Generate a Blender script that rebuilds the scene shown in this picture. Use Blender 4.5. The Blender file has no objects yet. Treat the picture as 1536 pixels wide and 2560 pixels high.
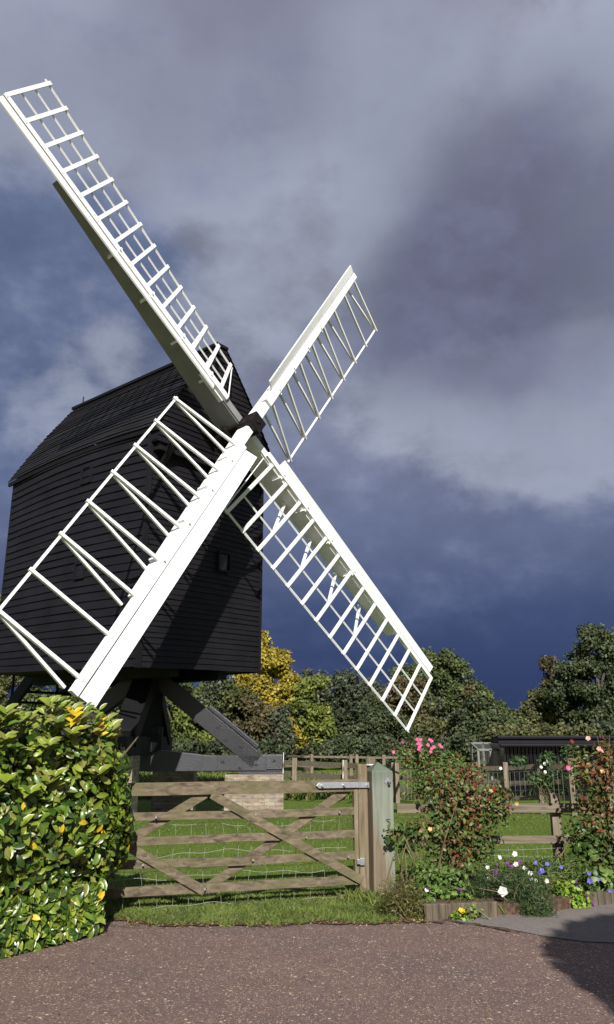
import bpy, math, random
import numpy as np
from mathutils import Vector, Matrix

R = math.radians
rng = np.random.default_rng(7)
random.seed(7)
scene = bpy.context.scene

# ------------------------------------------------------------------ camera
F_PX, PITCH, EYE = 1960.0, R(16.0), 1.6
cam_d = bpy.data.cameras.new("camera")
cam_d.sensor_fit = 'VERTICAL'
cam_d.sensor_height = 36.0
cam_d.lens = 36.0 * F_PX / 2560.0
cam_d.clip_start = 0.05
cam_d.clip_end = 3000
cam = bpy.data.objects.new("camera", cam_d)
scene.collection.objects.link(cam)
cam.location = (0, 0, EYE)
cam.rotation_euler = (R(90) + PITCH, 0, 0)
scene.camera = cam

# ------------------------------------------------------------------ light
SUN_AZ = R(4.5)      # the sun stands behind the camera, this far to its right
SUN_EL = R(34)
sun_dir = Vector((math.sin(SUN_AZ) * math.cos(SUN_EL), -math.cos(SUN_AZ) * math.cos(SUN_EL), math.sin(SUN_EL)))
sd = bpy.data.lights.new("sun", 'SUN')
sd.energy = 5.0
sd.angle = R(0.5)
sd.color = (1.0, 0.955, 0.885)
so = bpy.data.objects.new("sun", sd)
scene.collection.objects.link(so)
so.rotation_euler = sun_dir.to_track_quat('Z', 'Y').to_euler()

scene.view_settings.view_transform = 'Standard'
scene.view_settings.look = 'None'
scene.view_settings.exposure = 0.42
scene.view_settings.gamma = 1.0
scene.render.engine = 'CYCLES'
scene.cycles.max_bounces = 6
scene.cycles.diffuse_bounces = 3
scene.cycles.transparent_max_bounces = 8


def srgb(r, g, b):
    def c(v):
        v /= 255.0
        return v / 12.92 if v <= 0.04045 else ((v + 0.055) / 1.055) ** 2.4
    return (c(r), c(g), c(b), 1.0)


def pdir(px, py):
    """direction seen at photo pixel (1536x2560)"""
    x = (px - 768) / F_PX
    y = (1280 - py) / F_PX
    v = Vector((x, math.cos(PITCH) - y * math.sin(PITCH), math.sin(PITCH) + y * math.cos(PITCH)))
    return v.normalized()


def ground_at(px, py, z=0.0):
    v = pdir(px, py)
    t = (z - EYE) / v.z
    return Vector((v.x * t, v.y * t, z))


def at(px, py, Y):
    v = pdir(px, py)
    t = Y / v.y
    return Vector((v.x * t, Y, EYE + v.z * t))


# ------------------------------------------------------------------ node helpers
class NT:
    def __init__(s, tree):
        s.t = tree
        s.n = tree.nodes
        s.l = tree.links

    def node(s, kind, **kw):
        nd = s.n.new(kind)
        for k, v in kw.items():
            setattr(nd, k, v)
        return nd

    def put(s, sock, v):
        if isinstance(v, bpy.types.NodeSocket):
            s.l.new(v, sock)
        elif v is not None:
            sock.default_value = v

    def math(s, op, a, b=None, clamp=False):
        nd = s.node('ShaderNodeMath', operation=op, use_clamp=clamp)
        s.put(nd.inputs[0], a)
        if b is not None:
            s.put(nd.inputs[1], b)
        return nd.outputs[0]

    def noise(s, vec, scale, detail=4, rough=0.55, dist=0.0):
        nd = s.node('ShaderNodeTexNoise')
        if vec is not None:
            s.put(nd.inputs['Vector'], vec)
        nd.inputs['Scale'].default_value = scale
        nd.inputs['Detail'].default_value = detail
        nd.inputs['Roughness'].default_value = rough
        nd.inputs['Distortion'].default_value = dist
        return nd.outputs['Fac']

    def ramp(s, fac, stops):
        nd = s.node('ShaderNodeValToRGB')
        cr = nd.color_ramp
        while len(cr.elements) < len(stops):
            cr.elements.new(0.5)
        for e, (p, c) in zip(cr.elements, stops):
            e.position = p
            e.color = c if len(c) == 4 else (*c, 1)
        s.put(nd.inputs[0], fac)
        return nd.outputs[0]

    def mix(s, fac, a, b, mode='MIX'):
        nd = s.node('ShaderNodeMix', data_type='RGBA', blend_type=mode)
        s.put(nd.inputs[0], fac)
        s.put(nd.inputs[6], a)
        s.put(nd.inputs[7], b)
        return nd.outputs[2]

    def mapping(s, vec, scale=(1, 1, 1), rot=(0, 0, 0), loc=(0, 0, 0)):
        nd = s.node('ShaderNodeMapping')
        s.put(nd.inputs[0], vec)
        nd.inputs['Scale'].default_value = scale
        nd.inputs['Rotation'].default_value = rot
        nd.inputs['Location'].default_value = loc
        return nd.outputs[0]

    def maprange(s, v, a, b, c=0.0, d=1.0, smooth=False):
        nd = s.node('ShaderNodeMapRange')
        if smooth:
            nd.interpolation_type = 'SMOOTHSTEP'
        s.put(nd.inputs[0], v)
        for i, q in enumerate((a, b, c, d)):
            nd.inputs[i + 1].default_value = q
        return nd.outputs[0]


# ------------------------------------------------------------------ sky
world = bpy.data.worlds.new("World")
scene.world = world
world.use_nodes = True
W = NT(world.node_tree)
W.n.clear()
tc = W.node('ShaderNodeTexCoord')
vdir = tc.outputs['Generated']
sep = W.node('ShaderNodeSeparateXYZ')
W.put(sep.inputs[0], vdir)
zz = sep.outputs[2]
sky = W.node('ShaderNodeTexSky', sky_type='NISHITA')
sky.sun_disc = False
sky.sun_elevation = SUN_EL
sky.sun_rotation = math.pi - SUN_AZ
sky.air_density = 1.0
sky.dust_density = 1.0
sky.ozone_density = 1.5
# storm cloud deck: the elevation sets the broad tone, noise in the direction sphere the billows
zc = W.math('ADD', W.math('MAXIMUM', zz, 0.0), 0.32)
dv = W.node('ShaderNodeVectorMath', operation='DIVIDE')
W.put(dv.inputs[0], vdir)
comb = W.node('ShaderNodeCombineXYZ')
for i in range(3):
    W.put(comb.inputs[i], zc)
W.put(dv.inputs[1], comb.outputs[0])
flat = W.mapping(vdir, scale=(1.0, 1.0, 1.5), loc=(1.7, 0.4, 2.2))
n_big = W.noise(flat, 2.2, 5, 0.50, 0.2)
n_mid = W.noise(flat, 6.0, 9, 0.56, 0.25)
n_fine = W.noise(flat, 15.0, 9, 0.60, 0.2)


def blob(px, py, r0, r1):
    d = pdir(px, py)
    dot = W.node('ShaderNodeVectorMath', operation='DOT_PRODUCT')
    W.put(dot.inputs[0], warped)
    dot.inputs[1].default_value = d
    return W.maprange(dot.outputs['Value'], math.cos(R(r1)), math.cos(R(r0)), 0, 1, smooth=True)


# warp the direction by noise so the broad patches have cloudy edges
wn = W.node('ShaderNodeTexNoise')
W.put(wn.inputs['Vector'], vdir)
wn.inputs['Scale'].default_value = 3.2
wn.inputs['Detail'].default_value = 6
wn.inputs['Roughness'].default_value = 0.55
wsub = W.node('ShaderNodeVectorMath', operation='SUBTRACT')
W.put(wsub.inputs[0], wn.outputs['Color'])
wsub.inputs[1].default_value = (0.5, 0.5, 0.5)
wsc = W.node('ShaderNodeVectorMath', operation='SCALE')
W.put(wsc.inputs[0], wsub.outputs[0])
wsc.inputs['Scale'].default_value = 0.16
wadd = W.node('ShaderNodeVectorMath', operation='ADD')
W.put(wadd.inputs[0], vdir)
W.put(wadd.inputs[1], wsc.outputs[0])
wnm = W.node('ShaderNodeVectorMath', operation='NORMALIZE')
W.put(wnm.inputs[0], wadd.outputs[0])
warped = wnm.outputs[0]

base = W.ramp(zz, [(0.0, srgb(50, 62, 96)), (0.07, srgb(52, 66, 106)), (0.15, srgb(66, 80, 118)),
                   (0.25, srgb(102, 112, 144)), (0.38, srgb(122, 129, 154)), (0.60, srgb(138, 143, 163)),
                   (0.80, srgb(150, 151, 167))])
light = (
    [(1400, 1000, 2, 8, 0.80), (1180, 1020, 1, 7, 0.70), (980, 1000, 1, 5, 0.6), (1536, 1000, 2, 7, .6), (1250, 1110, 1, 7, .40), (1500, 1110, 1, 7, .40), (1250, 330, 1, 8, .35), (820, 560, 2, 9, 0.50), (880, 300, 2, 10, 0.60), (640, 460, 2, 8, 0.45),
     (620, 760, 1, 7, 0.65), (760, 680, 1, 5, 0.5), (1536, 160, 1, 7, 0.80), (30, 40, 3, 12, 0.75), (430, 340, 2, 7, 0.40), (990, 190, 2, 6, 0.4),
     (240, 930, 1, 4, 0.45), (330, 900, 1, 3.5, 0.35), (130, 1040, 1, 4, 0.4)])
dark = ([(1340, 670, 2, 12, 0.52), (1090, 820, 1, 8, 0.45), (230, 170, 2, 10, 0.30), (860, 0, 2, 12, 0.38), (1400, 430, 2, 10, 0.22),
         (560, 200, 1, 10, 0.26), (1130, 600, 1, 10, 0.30)])
blue = ([(120, 800, 3, 13, 0.95), (40, 1080, 2, 9, 0.8), (360, 700, 2, 8, 0.6), (60, 620, 2, 9, .5)])


def total(lst):
    acc = None
    for (px, py, r0, r1, s) in lst:
        v = W.math('MULTIPLY', blob(px, py, r0, r1), s)
        acc = v if acc is None else W.math('ADD', acc, v)
    return acc


def edge(fac, lo, hi, gain=1.55):
    # cloud edges: the broad patch eaten into by billows
    nn_ = W.math('ADD', W.math('MULTIPLY', W.math('SUBTRACT', n_mid, 0.5), gain), W.math('MULTIPLY', W.math('SUBTRACT', n_fine, 0.5), gain * 0.6))
    return W.maprange(W.math('ADD', fac, nn_), lo, hi, 0, 1, smooth=True)


col = base
fade = W.maprange(zz, 0.12, 0.30, 0.0, 1.0, smooth=True)
mb_ = W.math('MULTIPLY', edge(total(blue), 0.0, 0.95), 0.85)
col = W.mix(mb_, col, srgb(93, 108, 144))
ml = W.math('MULTIPLY', edge(total(light), -0.05, 0.80), fade)
col = W.mix(W.math('MULTIPLY', ml, 0.72), col, srgb(163, 170, 189))
md = W.math('MULTIPLY', edge(total(dark), -0.05, 0.95), fade)
col = W.mix(W.math('MULTIPLY', md, 0.72), col, srgb(99, 102, 130))
br = W.math('ADD', W.maprange(n_big, 0.3, 0.7, -0.17, 0.17), W.maprange(n_mid, 0.3, 0.7, -0.15, 0.15))
br = W.math('ADD', br, W.maprange(n_fine, 0.3, 0.7, -0.12, 0.12))
br = W.math('ADD', W.math('MULTIPLY', br, W.maprange(zz, 0.10, 0.30, 0.15, 1.0)), 1.0)
brc = W.node('ShaderNodeCombineXYZ')
for i in range(3):
    W.put(brc.inputs[i], br)
col = W.mix(1.0, col, brc.outputs[0], 'MULTIPLY')
# away from the storm (behind the camera) the sky is clear
storm = W.maprange(sep.outputs[1], -0.25, 0.10, 0, 1, smooth=True)
ten = W.mix(1.0, col, (7.87, 7.87, 7.87, 1), 'MULTIPLY')
clear = W.mix(1.0, sky.outputs[0], (0.42, 0.42, 0.42, 1), 'MULTIPLY')   # broken cloud, much dimmer than a clear sky
fin = W.mix(storm, clear, ten)
bg = W.node('ShaderNodeBackground')
bg.inputs[1].default_value = 0.095
W.put(bg.inputs[0], fin)
wo = W.node('ShaderNodeOutputWorld')
W.l.new(bg.outputs[0], wo.inputs[0])


# ------------------------------------------------------------------ materials
def new_mat(name):
    m = bpy.data.materials.new(name)
    m.use_nodes = True
    t = NT(m.node_tree)
    return m, t, t.n['Principled BSDF']


def bump(t, b, height, strength, dist=0.02):
    bn = t.node('ShaderNodeBump')
    bn.inputs['Strength'].default_value = strength
    bn.inputs['Distance'].default_value = dist
    t.put(bn.inputs['Height'], height)
    t.l.new(bn.outputs[0], b.inputs['Normal'])


def m_plain(name, c, rough=0.6, var=0.15, scale=8, metal=0.0, bmp=0.0, spec=0.5):
    m, t, b = new_mat(name)
    o = t.node('ShaderNodeTexCoord').outputs['Object']
    n = t.noise(o, scale, 5)
    c2 = tuple(min(1, x * (1 + var)) for x in c[:3]) + (1,)
    c1 = tuple(x * (1 - var) for x in c[:3]) + (1,)
    t.put(b.inputs['Base Color'], t.ramp(n, [(0.3, c1), (0.7, c2)]))
    b.inputs['Roughness'].default_value = rough
    b.inputs['Metallic'].default_value = metal
    b.inputs['Specular IOR Level'].default_value = spec
    if bmp:
        bump(t, b, n, bmp)
    return m


def m_wood(name, c_dark, c_light, axis, green=None, rough=0.85):
    m, t, b = new_mat(name)
    o = t.node('ShaderNodeTexCoord').outputs['Object']
    sc = [26, 26, 26]
    sc[axis] = 1.6
    st = t.mapping(o, scale=sc)
    n = t.noise(st, 1.0, 6, 0.6, 0.6)
    blotch = t.noise(o, 2.3, 4)
    c = t.ramp(n, [(0.33, tuple(x * .8 for x in c_dark[:3]) + (1,)), (0.5, tuple((a + d) / 2 for a, d in zip(c_dark, c_light))), (0.66, c_light)])
    if green is not None:
        c = t.mix(t.maprange(blotch, 0.45, 0.68, 0, 0.75), c, green)
    c = t.mix(t.maprange(t.noise(o, 9.0, 5, 0.7), 0.58, 0.74, 0, 0.55), c, tuple(x * .55 for x in c_dark[:3]) + (1,))
    kn = t.node('ShaderNodeTexVoronoi')
    sk = [7, 7, 7]
    sk[axis] = 2.2
    t.put(kn.inputs['Vector'], t.mapping(o, scale=sk))
    kn.inputs['Scale'].default_value = 1.0
    c = t.mix(t.maprange(kn.outputs['Distance'], 0.05, 0.13, 0.6, 0.0), c, tuple(x * 0.45 for x in c_dark[:3]) + (1,))
    t.put(b.inputs['Base Color'], c)
    b.inputs['Roughness'].default_value = rough
    b.inputs['Specular IOR Level'].default_value = 0.25
    bump(t, b, n, 0.5, 0.006)
    return m


def m_tar(name, c, rough, gloss_noise=30, bs=0.5):
    m, t, b = new_mat(name)
    o = t.node('ShaderNodeTexCoord').outputs['Object']
    n = t.noise(o, 1.3, 5)
    f = t.noise(o, gloss_noise, 3, 0.7)
    t.put(b.inputs['Base Color'], t.ramp(n, [(0.3, tuple(x * .7 for x in c[:3])), (0.7, tuple(x * 1.4 for x in c[:3]))]))
    t.put(b.inputs['Roughness'], t.maprange(f, 0.3, 0.7, rough - 0.1, rough + 0.12))
    b.inputs['Specular IOR Level'].default_value = 0.5 if rough < 0.4 else 0.28
    bump(t, b, f, bs, 0.012)
    return m


def m_leaf(name, c, rough=0.5, trans=0.25, var=0.25, spec=0.4):
    m, t, b = new_mat(name)
    oi = t.node('ShaderNodeTexCoord').outputs['Object']
    n = t.noise(oi, 3.0, 3)
    c1 = tuple(x * (1 - var) for x in c[:3]) + (1,)
    c2 = tuple(min(1, x * (1 + var)) for x in c[:3]) + (1,)
    cc = t.ramp(n, [(0.35, c1), (0.65, c2)])
    t.put(b.inputs['Base Color'], cc)
    b.inputs['Roughness'].default_value = rough
    b.inputs['Specular IOR Level'].default_value = spec
    if trans > 0:
        tr = t.node('ShaderNodeBsdfTranslucent')
        t.put(tr.inputs[0], cc)
        mx = t.node('ShaderNodeMixShader')
        mx.inputs[0].default_value = trans
        t.l.new(b.outputs[0], mx.inputs[1])
        t.l.new(tr.outputs[0], mx.inputs[2])
        t.l.new(mx.outputs[0], t.n['Material Output'].inputs[0])
    return m


M = {}
m, t, b = new_mat('white_paint')
o = t.node('ShaderNodeTexCoord').outputs['Object']
dirt = t.maprange(t.noise(t.mapping(o, scale=(3, 3, 1.2)), 1.3, 7, 0.7), 0.52, 0.78, 0, 0.5)
t.put(b.inputs['Base Color'], t.mix(dirt, (0.79, 0.80, 0.80, 1), (0.50, 0.51, 0.46, 1)))
b.inputs['Roughness'].default_value = 0.5
M['white'] = m
M['boards'] = m_tar('tarred_boards', (0.0070, 0.0061, 0.0086), 0.58, 22, 0.35)
M['roofb'] = m_tar('tarred_roof_boards', (0.0050, 0.0045, 0.0054), 0.58, 22, 0.35)
M['tar'] = m_tar('glossy_sunlit_tar', (0.044, 0.045, 0.054), 0.36, 60, 0.55)  # lit copy of the trestle tar, sunlight put into its lighter colour
M['tarshade'] = m_tar('shaded_tar', (0.0075, 0.0075, 0.0085), 0.6, 40, 0.4)  # same tar with the shade under the mill body put into its colour
M['greystock'] = m_plain('weathered_grey_paint', (0.22, 0.225, 0.225, 1), 0.6, 0.12, 3)  # darker grey than the white of the other stocks
M['tarq'] = m_tar('brace_tar', (0.014, 0.014, 0.018), 0.38, 60, 0.4)  # same tar again, its painted tone between the lit and shaded copies
M['iron'] = m_tar('rusty_black_iron', (0.011, 0.0075, 0.0075), 0.5, 30, 0.4)
M['galv'] = m_plain('galvanised_steel', (0.45, 0.47, 0.50, 1), 0.42, 0.12, 30, metal=0.7)
M['wire'] = m_plain('galvanised_wire', (0.38, 0.40, 0.35, 1), 0.5, 0.1, 30, metal=0.2)
M['bolt'] = m_plain('bolt', (0.10, 0.09, 0.09, 1), 0.5, 0.2, 40)
M['gatewood'] = m_wood('gate_wood', (0.075, 0.058, 0.040, 1), (0.200, 0.160, 0.112, 1), 0, (0.125, 0.115, 0.055, 1))
M['stilewood'] = m_wood('stile_wood', (0.10, 0.072, 0.050, 1), (0.27, 0.215, 0.155, 1), 2, (0.15, 0.135, 0.07, 1))
M['fencewood'] = m_wood('fence_rail_wood', (0.10, 0.082, 0.060, 1), (0.24, 0.20, 0.15, 1), 0, (0.14, 0.125, 0.07, 1))
M['postwood'] = m_wood('fence_post_wood', (0.11, 0.088, 0.065, 1), (0.26, 0.215, 0.16, 1), 2)
M['logwood'] = m_wood('edging_wood', (0.05, 0.042, 0.03, 1), (0.17, 0.135, 0.10, 1), 2, (0.07, 0.075, 0.03, 1))
M['bark'] = m_wood('bark', (0.045, 0.036, 0.026, 1), (0.13, 0.11, 0.08, 1), 2)
M['stem'] = m_plain('stem', (0.13, 0.10, 0.05, 1), 0.7, 0.3, 12)
M['greenstem'] = m_plain('green_stem', (0.09, 0.13, 0.04, 1), 0.7, 0.3, 12)

# green stained gate post
m, t, b = new_mat('green_stained_post')
o = t.node('ShaderNodeTexCoord').outputs['Object']
g1 = t.noise(t.mapping(o, scale=(22, 22, 1.3)), 1.0, 6, 0.6, 0.5)
g2 = t.noise(o, 3.0, 4)
cg = t.ramp(g1, [(0.3, (0.13, 0.150, 0.118, 1)), (0.7, (0.235, 0.25, 0.205, 1))])
cb = t.ramp(g1, [(0.3, (0.09, 0.065, 0.045, 1)), (0.7, (0.22, 0.175, 0.12, 1))])
sp = t.node('ShaderNodeSeparateXYZ')
t.put(sp.inputs[0], o)
geo = t.node('ShaderNodeNewGeometry')
# the hinge side is bare wood, the other faces carry the green stain; damp brown foot
nsep = t.node('ShaderNodeSeparateXYZ')
t.put(nsep.inputs[0], t.node('ShaderNodeTexCoord').outputs['Normal'])
bare = t.maprange(nsep.outputs[0], -0.45, -0.55, 0, 1)
foot = t.maprange(t.math('ADD', t.math('ADD', sp.outputs[2], t.math('MULTIPLY', sp.outputs[0], 3.2)), t.math('MULTIPLY', g2, 0.4)), 0.50, 0.75, 1, 0)
cc = t.mix(t.math('MAXIMUM', bare, foot), cg, cb)
top = t.maprange(t.math('ADD', sp.outputs[2], t.math('MULTIPLY', g2, 0.12)), 1.15, 1.36, 0, 0.65)
cc = t.mix(top, cc, (0.055, 0.085, 0.055, 1))
t.put(b.inputs['Base Color'], cc)
b.inputs['Roughness'].default_value = 0.7
bump(t, b, g1, 0.35, 0.005)
M['post'] = m


def m_brick(name, c1, c2, mort, sx=1.0):
    m, t, b = new_mat(name)
    uv = t.node('ShaderNodeTexCoord').outputs['UV']
    wv = t.node('ShaderNodeTexNoise')
    t.put(wv.inputs['Vector'], uv)
    wv.inputs['Scale'].default_value = 5
    ad = t.node('ShaderNodeVectorMath', operation='MULTIPLY_ADD')
    t.put(ad.inputs[0], wv.outputs['Color'])
    ad.inputs[1].default_value = (0.025, 0.025, 0)
    t.put(ad.inputs[2], uv)
    br_ = t.node('ShaderNodeTexBrick')
    t.put(br_.inputs['Vector'], ad.outputs[0])
    br_.inputs['Color1'].default_value = c1
    br_.inputs['Color2'].default_value = c2
    br_.inputs['Mortar'].default_value = mort
    br_.inputs['Scale'].default_value = 1.0
    br_.inputs['Mortar Size'].default_value = 0.008
    br_.inputs['Mortar Smooth'].default_value = 0.3
    br_.inputs['Brick Width'].default_value = 0.225 * sx
    br_.inputs['Row Height'].default_value = 0.073
    n = t.noise(uv, 9, 4)
    # blocks of tone that stretch over a brick or two, as in patched old brickwork
    st_ = t.mapping(ad.outputs[0], scale=(4.0, 11.0, 1))
    tint = t.ramp(t.noise(st_, 1.0, 2, 0.5), [(0.30, (0.55, 0.47, 0.43, 1)), (0.42, (0.85, 0.76, 0.66, 1)), (0.5, (1, .97, .9, 1)), (0.58, (0.85, 0.88, 0.92, 1)), (0.68, (1.35, 1.3, 1.2, 1))])
    c = t.mix(1.0, br_.outputs['Color'], tint, 'MULTIPLY')
    c = t.mix(t.maprange(n, 0.5, 0.75, 0, 0.55), c, (0.10, 0.085, 0.07, 1))
    t.put(b.inputs['Base Color'], c)
    b.inputs['Roughness'].default_value = 0.9
    bump(t, b, br_.outputs['Fac'], -0.6, 0.01)
    return m


M['brick'] = m_brick('pier_brick', (0.36, 0.315, 0.25, 1), (0.25, 0.20, 0.165, 1), (0.19, 0.17, 0.145, 1))

# lawn base
m, t, b = new_mat('lawn_turf')
o = t.node('ShaderNodeTexCoord').outputs['Object']
n1 = t.noise(o, 0.5, 4)
n2 = t.noise(o, 40, 4, 0.7)
n3 = t.noise(t.mapping(o, scale=(0.35, 2.2, 1)), 1.0, 3)
c = t.ramp(n2, [(0.3, (0.074, 0.112, 0.018, 1)), (0.7, (0.155, 0.212, 0.036, 1))])
c = t.mix(t.maprange(n1, 0.45, 0.7, 0, 0.45), c, (0.12, 0.15, 0.035, 1))
c = t.mix(t.maprange(n3, 0.35, 0.65, 0, 0.35), c, (0.055, 0.115, 0.022, 1))
t.put(b.inputs['Base Color'], c)
b.inputs['Roughness'].default_value = 0.9
b.inputs['Specular IOR Level'].default_value = 0.1
bump(t, b, n2, 0.9, 0.04)
M['lawn'] = m

# red tarmac with pale chippings
m, t, b = new_mat('red_tarmac')
o = t.node('ShaderNodeTexCoord').outputs['Object']
c = t.ramp(t.noise(o, 60, 5, 0.8), [(0.32, (0.078, 0.047, 0.042, 1)), (0.68, (0.228, 0.145, 0.122, 1))])
c = t.mix(t.maprange(t.noise(o, 3.1, 5), 0.50, 0.72, 0, 0.35), c, (0.055, 0.038, 0.036, 1))
c = t.mix(t.maprange(t.noise(o, 0.9, 4), 0.42, 0.66, 0, 0.6), c, (0.110, 0.076, 0.074, 1))
for sc_, th, colr in ((75, 0.85, (0.50, 0.38, 0.26, 1)), (46, 0.93, (0.46, 0.36, 0.23, 1)), (110, 0.84, (0.40, 0.33, 0.28, 1)), (38, 0.975, (0.58, 0.48, 0.34, 1)), (60, 0.90, (0.03, 0.02, 0.02, 1))):
    vo = t.node('ShaderNodeTexVoronoi')
    t.put(vo.inputs['Vector'], t.mapping(o, loc=(sc_, sc_ * .3, 0)))
    vo.inputs['Scale'].default_value = sc_
    sepc = t.node('ShaderNodeSeparateColor')
    t.put(sepc.inputs[0], vo.outputs['Color'])
    pick = t.math('MULTIPLY', t.maprange(sepc.outputs[0], th, th + 0.01, 0, 1), t.maprange(vo.outputs['Distance'], 0.42, 0.34, 0, 1))
    c = t.mix(pick, c, colr)
lines = t.node('ShaderNodeTexVoronoi', feature='DISTANCE_TO_EDGE')
t.put(lines.inputs['Vector'], t.mapping(o, scale=(1, 0.6, 1)))
lines.inputs['Scale'].default_value = 0.55
ob = t.node('ShaderNodeSeparateXYZ')
t.put(ob.inputs[0], o)
c = t.mix(t.math('MULTIPLY', t.maprange(lines.outputs['Distance'], 0.004, 0.016, 0.5, 0.0), t.maprange(ob.outputs[0], -1.2, -1.6, 0, 1)), c, (0.03, 0.02, 0.02, 1))
t.put(b.inputs['Base Color'], c)
b.inputs['Roughness'].default_value = 0.85
bump(t, b, t.noise(o, 130, 3, 0.8), 0.9, 0.006)
M['tarmac'] = m

m, t, b = new_mat('grey_path')
o = t.node('ShaderNodeTexCoord').outputs['Object']
c = t.ramp(t.noise(o, 45, 5, 0.75), [(0.3, (0.115, 0.098, 0.095, 1)), (0.7, (0.235, 0.205, 0.19, 1))])
c = t.mix(t.maprange(t.noise(o, 1.3, 4), 0.45, 0.7, 0, 0.4), c, (0.11, 0.09, 0.09, 1))
t.put(b.inputs['Base Color'], c)
b.inputs['Roughness'].default_value = 0.9
bump(t, b, t.noise(o, 110, 3, 0.8), 0.6, 0.005)
M['path'] = m
M['soil'] = m_plain('soil', (0.095, 0.060, 0.045, 1), 0.95, 0.45, 25, bmp=0.9, spec=0.1)
M['rough_grass'] = m_plain('rough_grass', (0.075, 0.11, 0.03, 1), 0.95, 0.4, 6, bmp=0.8, spec=0.1)
M['shedroof'] = m_plain('shed_roof', (0.008, 0.007, 0.011, 1), 0.6, 0.2, 4, spec=.2)
M['sheet'] = m_plain('shed_sheet', (0.006, 0.006, 0.010, 1), 0.22, 0.3, 3)
M['mesh'] = m_plain('cage_frame', (0.17, 0.18, 0.17, 1), 0.6, 0.1, 5)
M['glassdark'] = m_plain('window_dark', (0.012, 0.012, 0.015, 1), 0.15, 0.1, 5)


# ------------------------------------------------------------------ mesh building
class MB:
    def __init__(s):
        s.v = []
        s.f = []
        s.m = []

    def add(s, verts, faces, mi=0):
        k = len(s.v)
        s.v += [tuple(p) for p in verts]
        s.f += [tuple(i + k for i in f) for f in faces]
        s.m += [mi] * len(faces)
        return s

    def box(s, c, size, ax=None, mi=0):
        """c centre, size full dims, ax three unit axes"""
        c = Vector(c)
        if ax is None:
            ax = (Vector((1, 0, 0)), Vector((0, 1, 0)), Vector((0, 0, 1)))
        hx, hy, hz = [a * (d / 2) for a, d in zip(ax, size)]
        vs = [c + hx * i + hy * j + hz * k for k in (-1, 1) for j in (-1, 1) for i in (-1, 1)]
        fs = [(0, 2, 3, 1), (4, 5, 7, 6), (0, 1, 5, 4), (2, 6, 7, 3), (0, 4, 6, 2), (1, 3, 7, 5)]
        return s.add(vs, fs, mi)

    def beam(s, p0, p1, w, h, up=(0, 0, 1), w1=None, h1=None, mi=0):
        """w across (side), h along up"""
        p0, p1 = Vector(p0), Vector(p1)
        d = (p1 - p0).normalized()
        up = Vector(up)
        side = d.cross(up).normalized()
        up = side.cross(d).normalized()
        w1 = w if w1 is None else w1
        h1 = h if h1 is None else h1
        vs = []
        for p, a, b_ in ((p0, w, h), (p1, w1, h1)):
            for j, i in ((-1, -1), (-1, 1), (1, 1), (1, -1)):
                vs.append(p + side * (i * a / 2) + up * (j * b_ / 2))
        fs = [(0, 1, 2, 3), (7, 6, 5, 4), (0, 4, 5, 1), (1, 5, 6, 2), (2, 6, 7, 3), (3, 7, 4, 0)]
        return s.add(vs, fs, mi)

    def tube(s, pts, rad, n=6, mi=0, cap=True):
        pts = [Vector(p) for p in pts]
        if not hasattr(rad, '__len__'):
            rad = [rad] * len(pts)
        vs = []
        ref = Vector((0.3, 0.2, 1)).normalized()
        for i, p in enumerate(pts):
            d = (pts[min(i + 1, len(pts) - 1)] - pts[max(i - 1, 0)]).normalized()
            if abs(d.dot(ref)) > 0.95:
                ref = Vector((1, 0.1, 0)).normalized()
            a = d.cross(ref).normalized()
            b_ = d.cross(a)
            for k in range(n):
                th = 2 * math.pi * k / n
                vs.append(p + (a * math.cos(th) + b_ * math.sin(th)) * rad[i])
        fs = []
        for i in range(len(pts) - 1):
            for k in range(n):
                k2 = (k + 1) % n
                fs.append((i * n + k, i * n + k2, (i + 1) * n + k2, (i + 1) * n + k))
        if cap:
            fs.append(tuple(range(n))[::-1])
            fs.append(tuple((len(pts) - 1) * n + k for k in range(n)))
        return s.add(vs, fs, mi)

    def prism(s, poly, off, mi=0):
        """closed polygon extruded by vector off"""
        n = len(poly)
        off = Vector(off)
        vs = [Vector(p) for p in poly] + [Vector(p) + off for p in poly]
        fs = [tuple(range(n))[::-1], tuple(range(n, 2 * n))]
        fs += [(i, (i + 1) % n, n + (i + 1) % n, n + i) for i in range(n)]
        return s.add(vs, fs, mi)

    def build(s, name, mats, parent=None, loc=None, bevel=0.0, smooth=False, uvbox=False):
        return link_mesh(name, s.v, s.f, mats, parent, loc, bevel, smooth, uvbox, s.m)


ORG = {}


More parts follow.
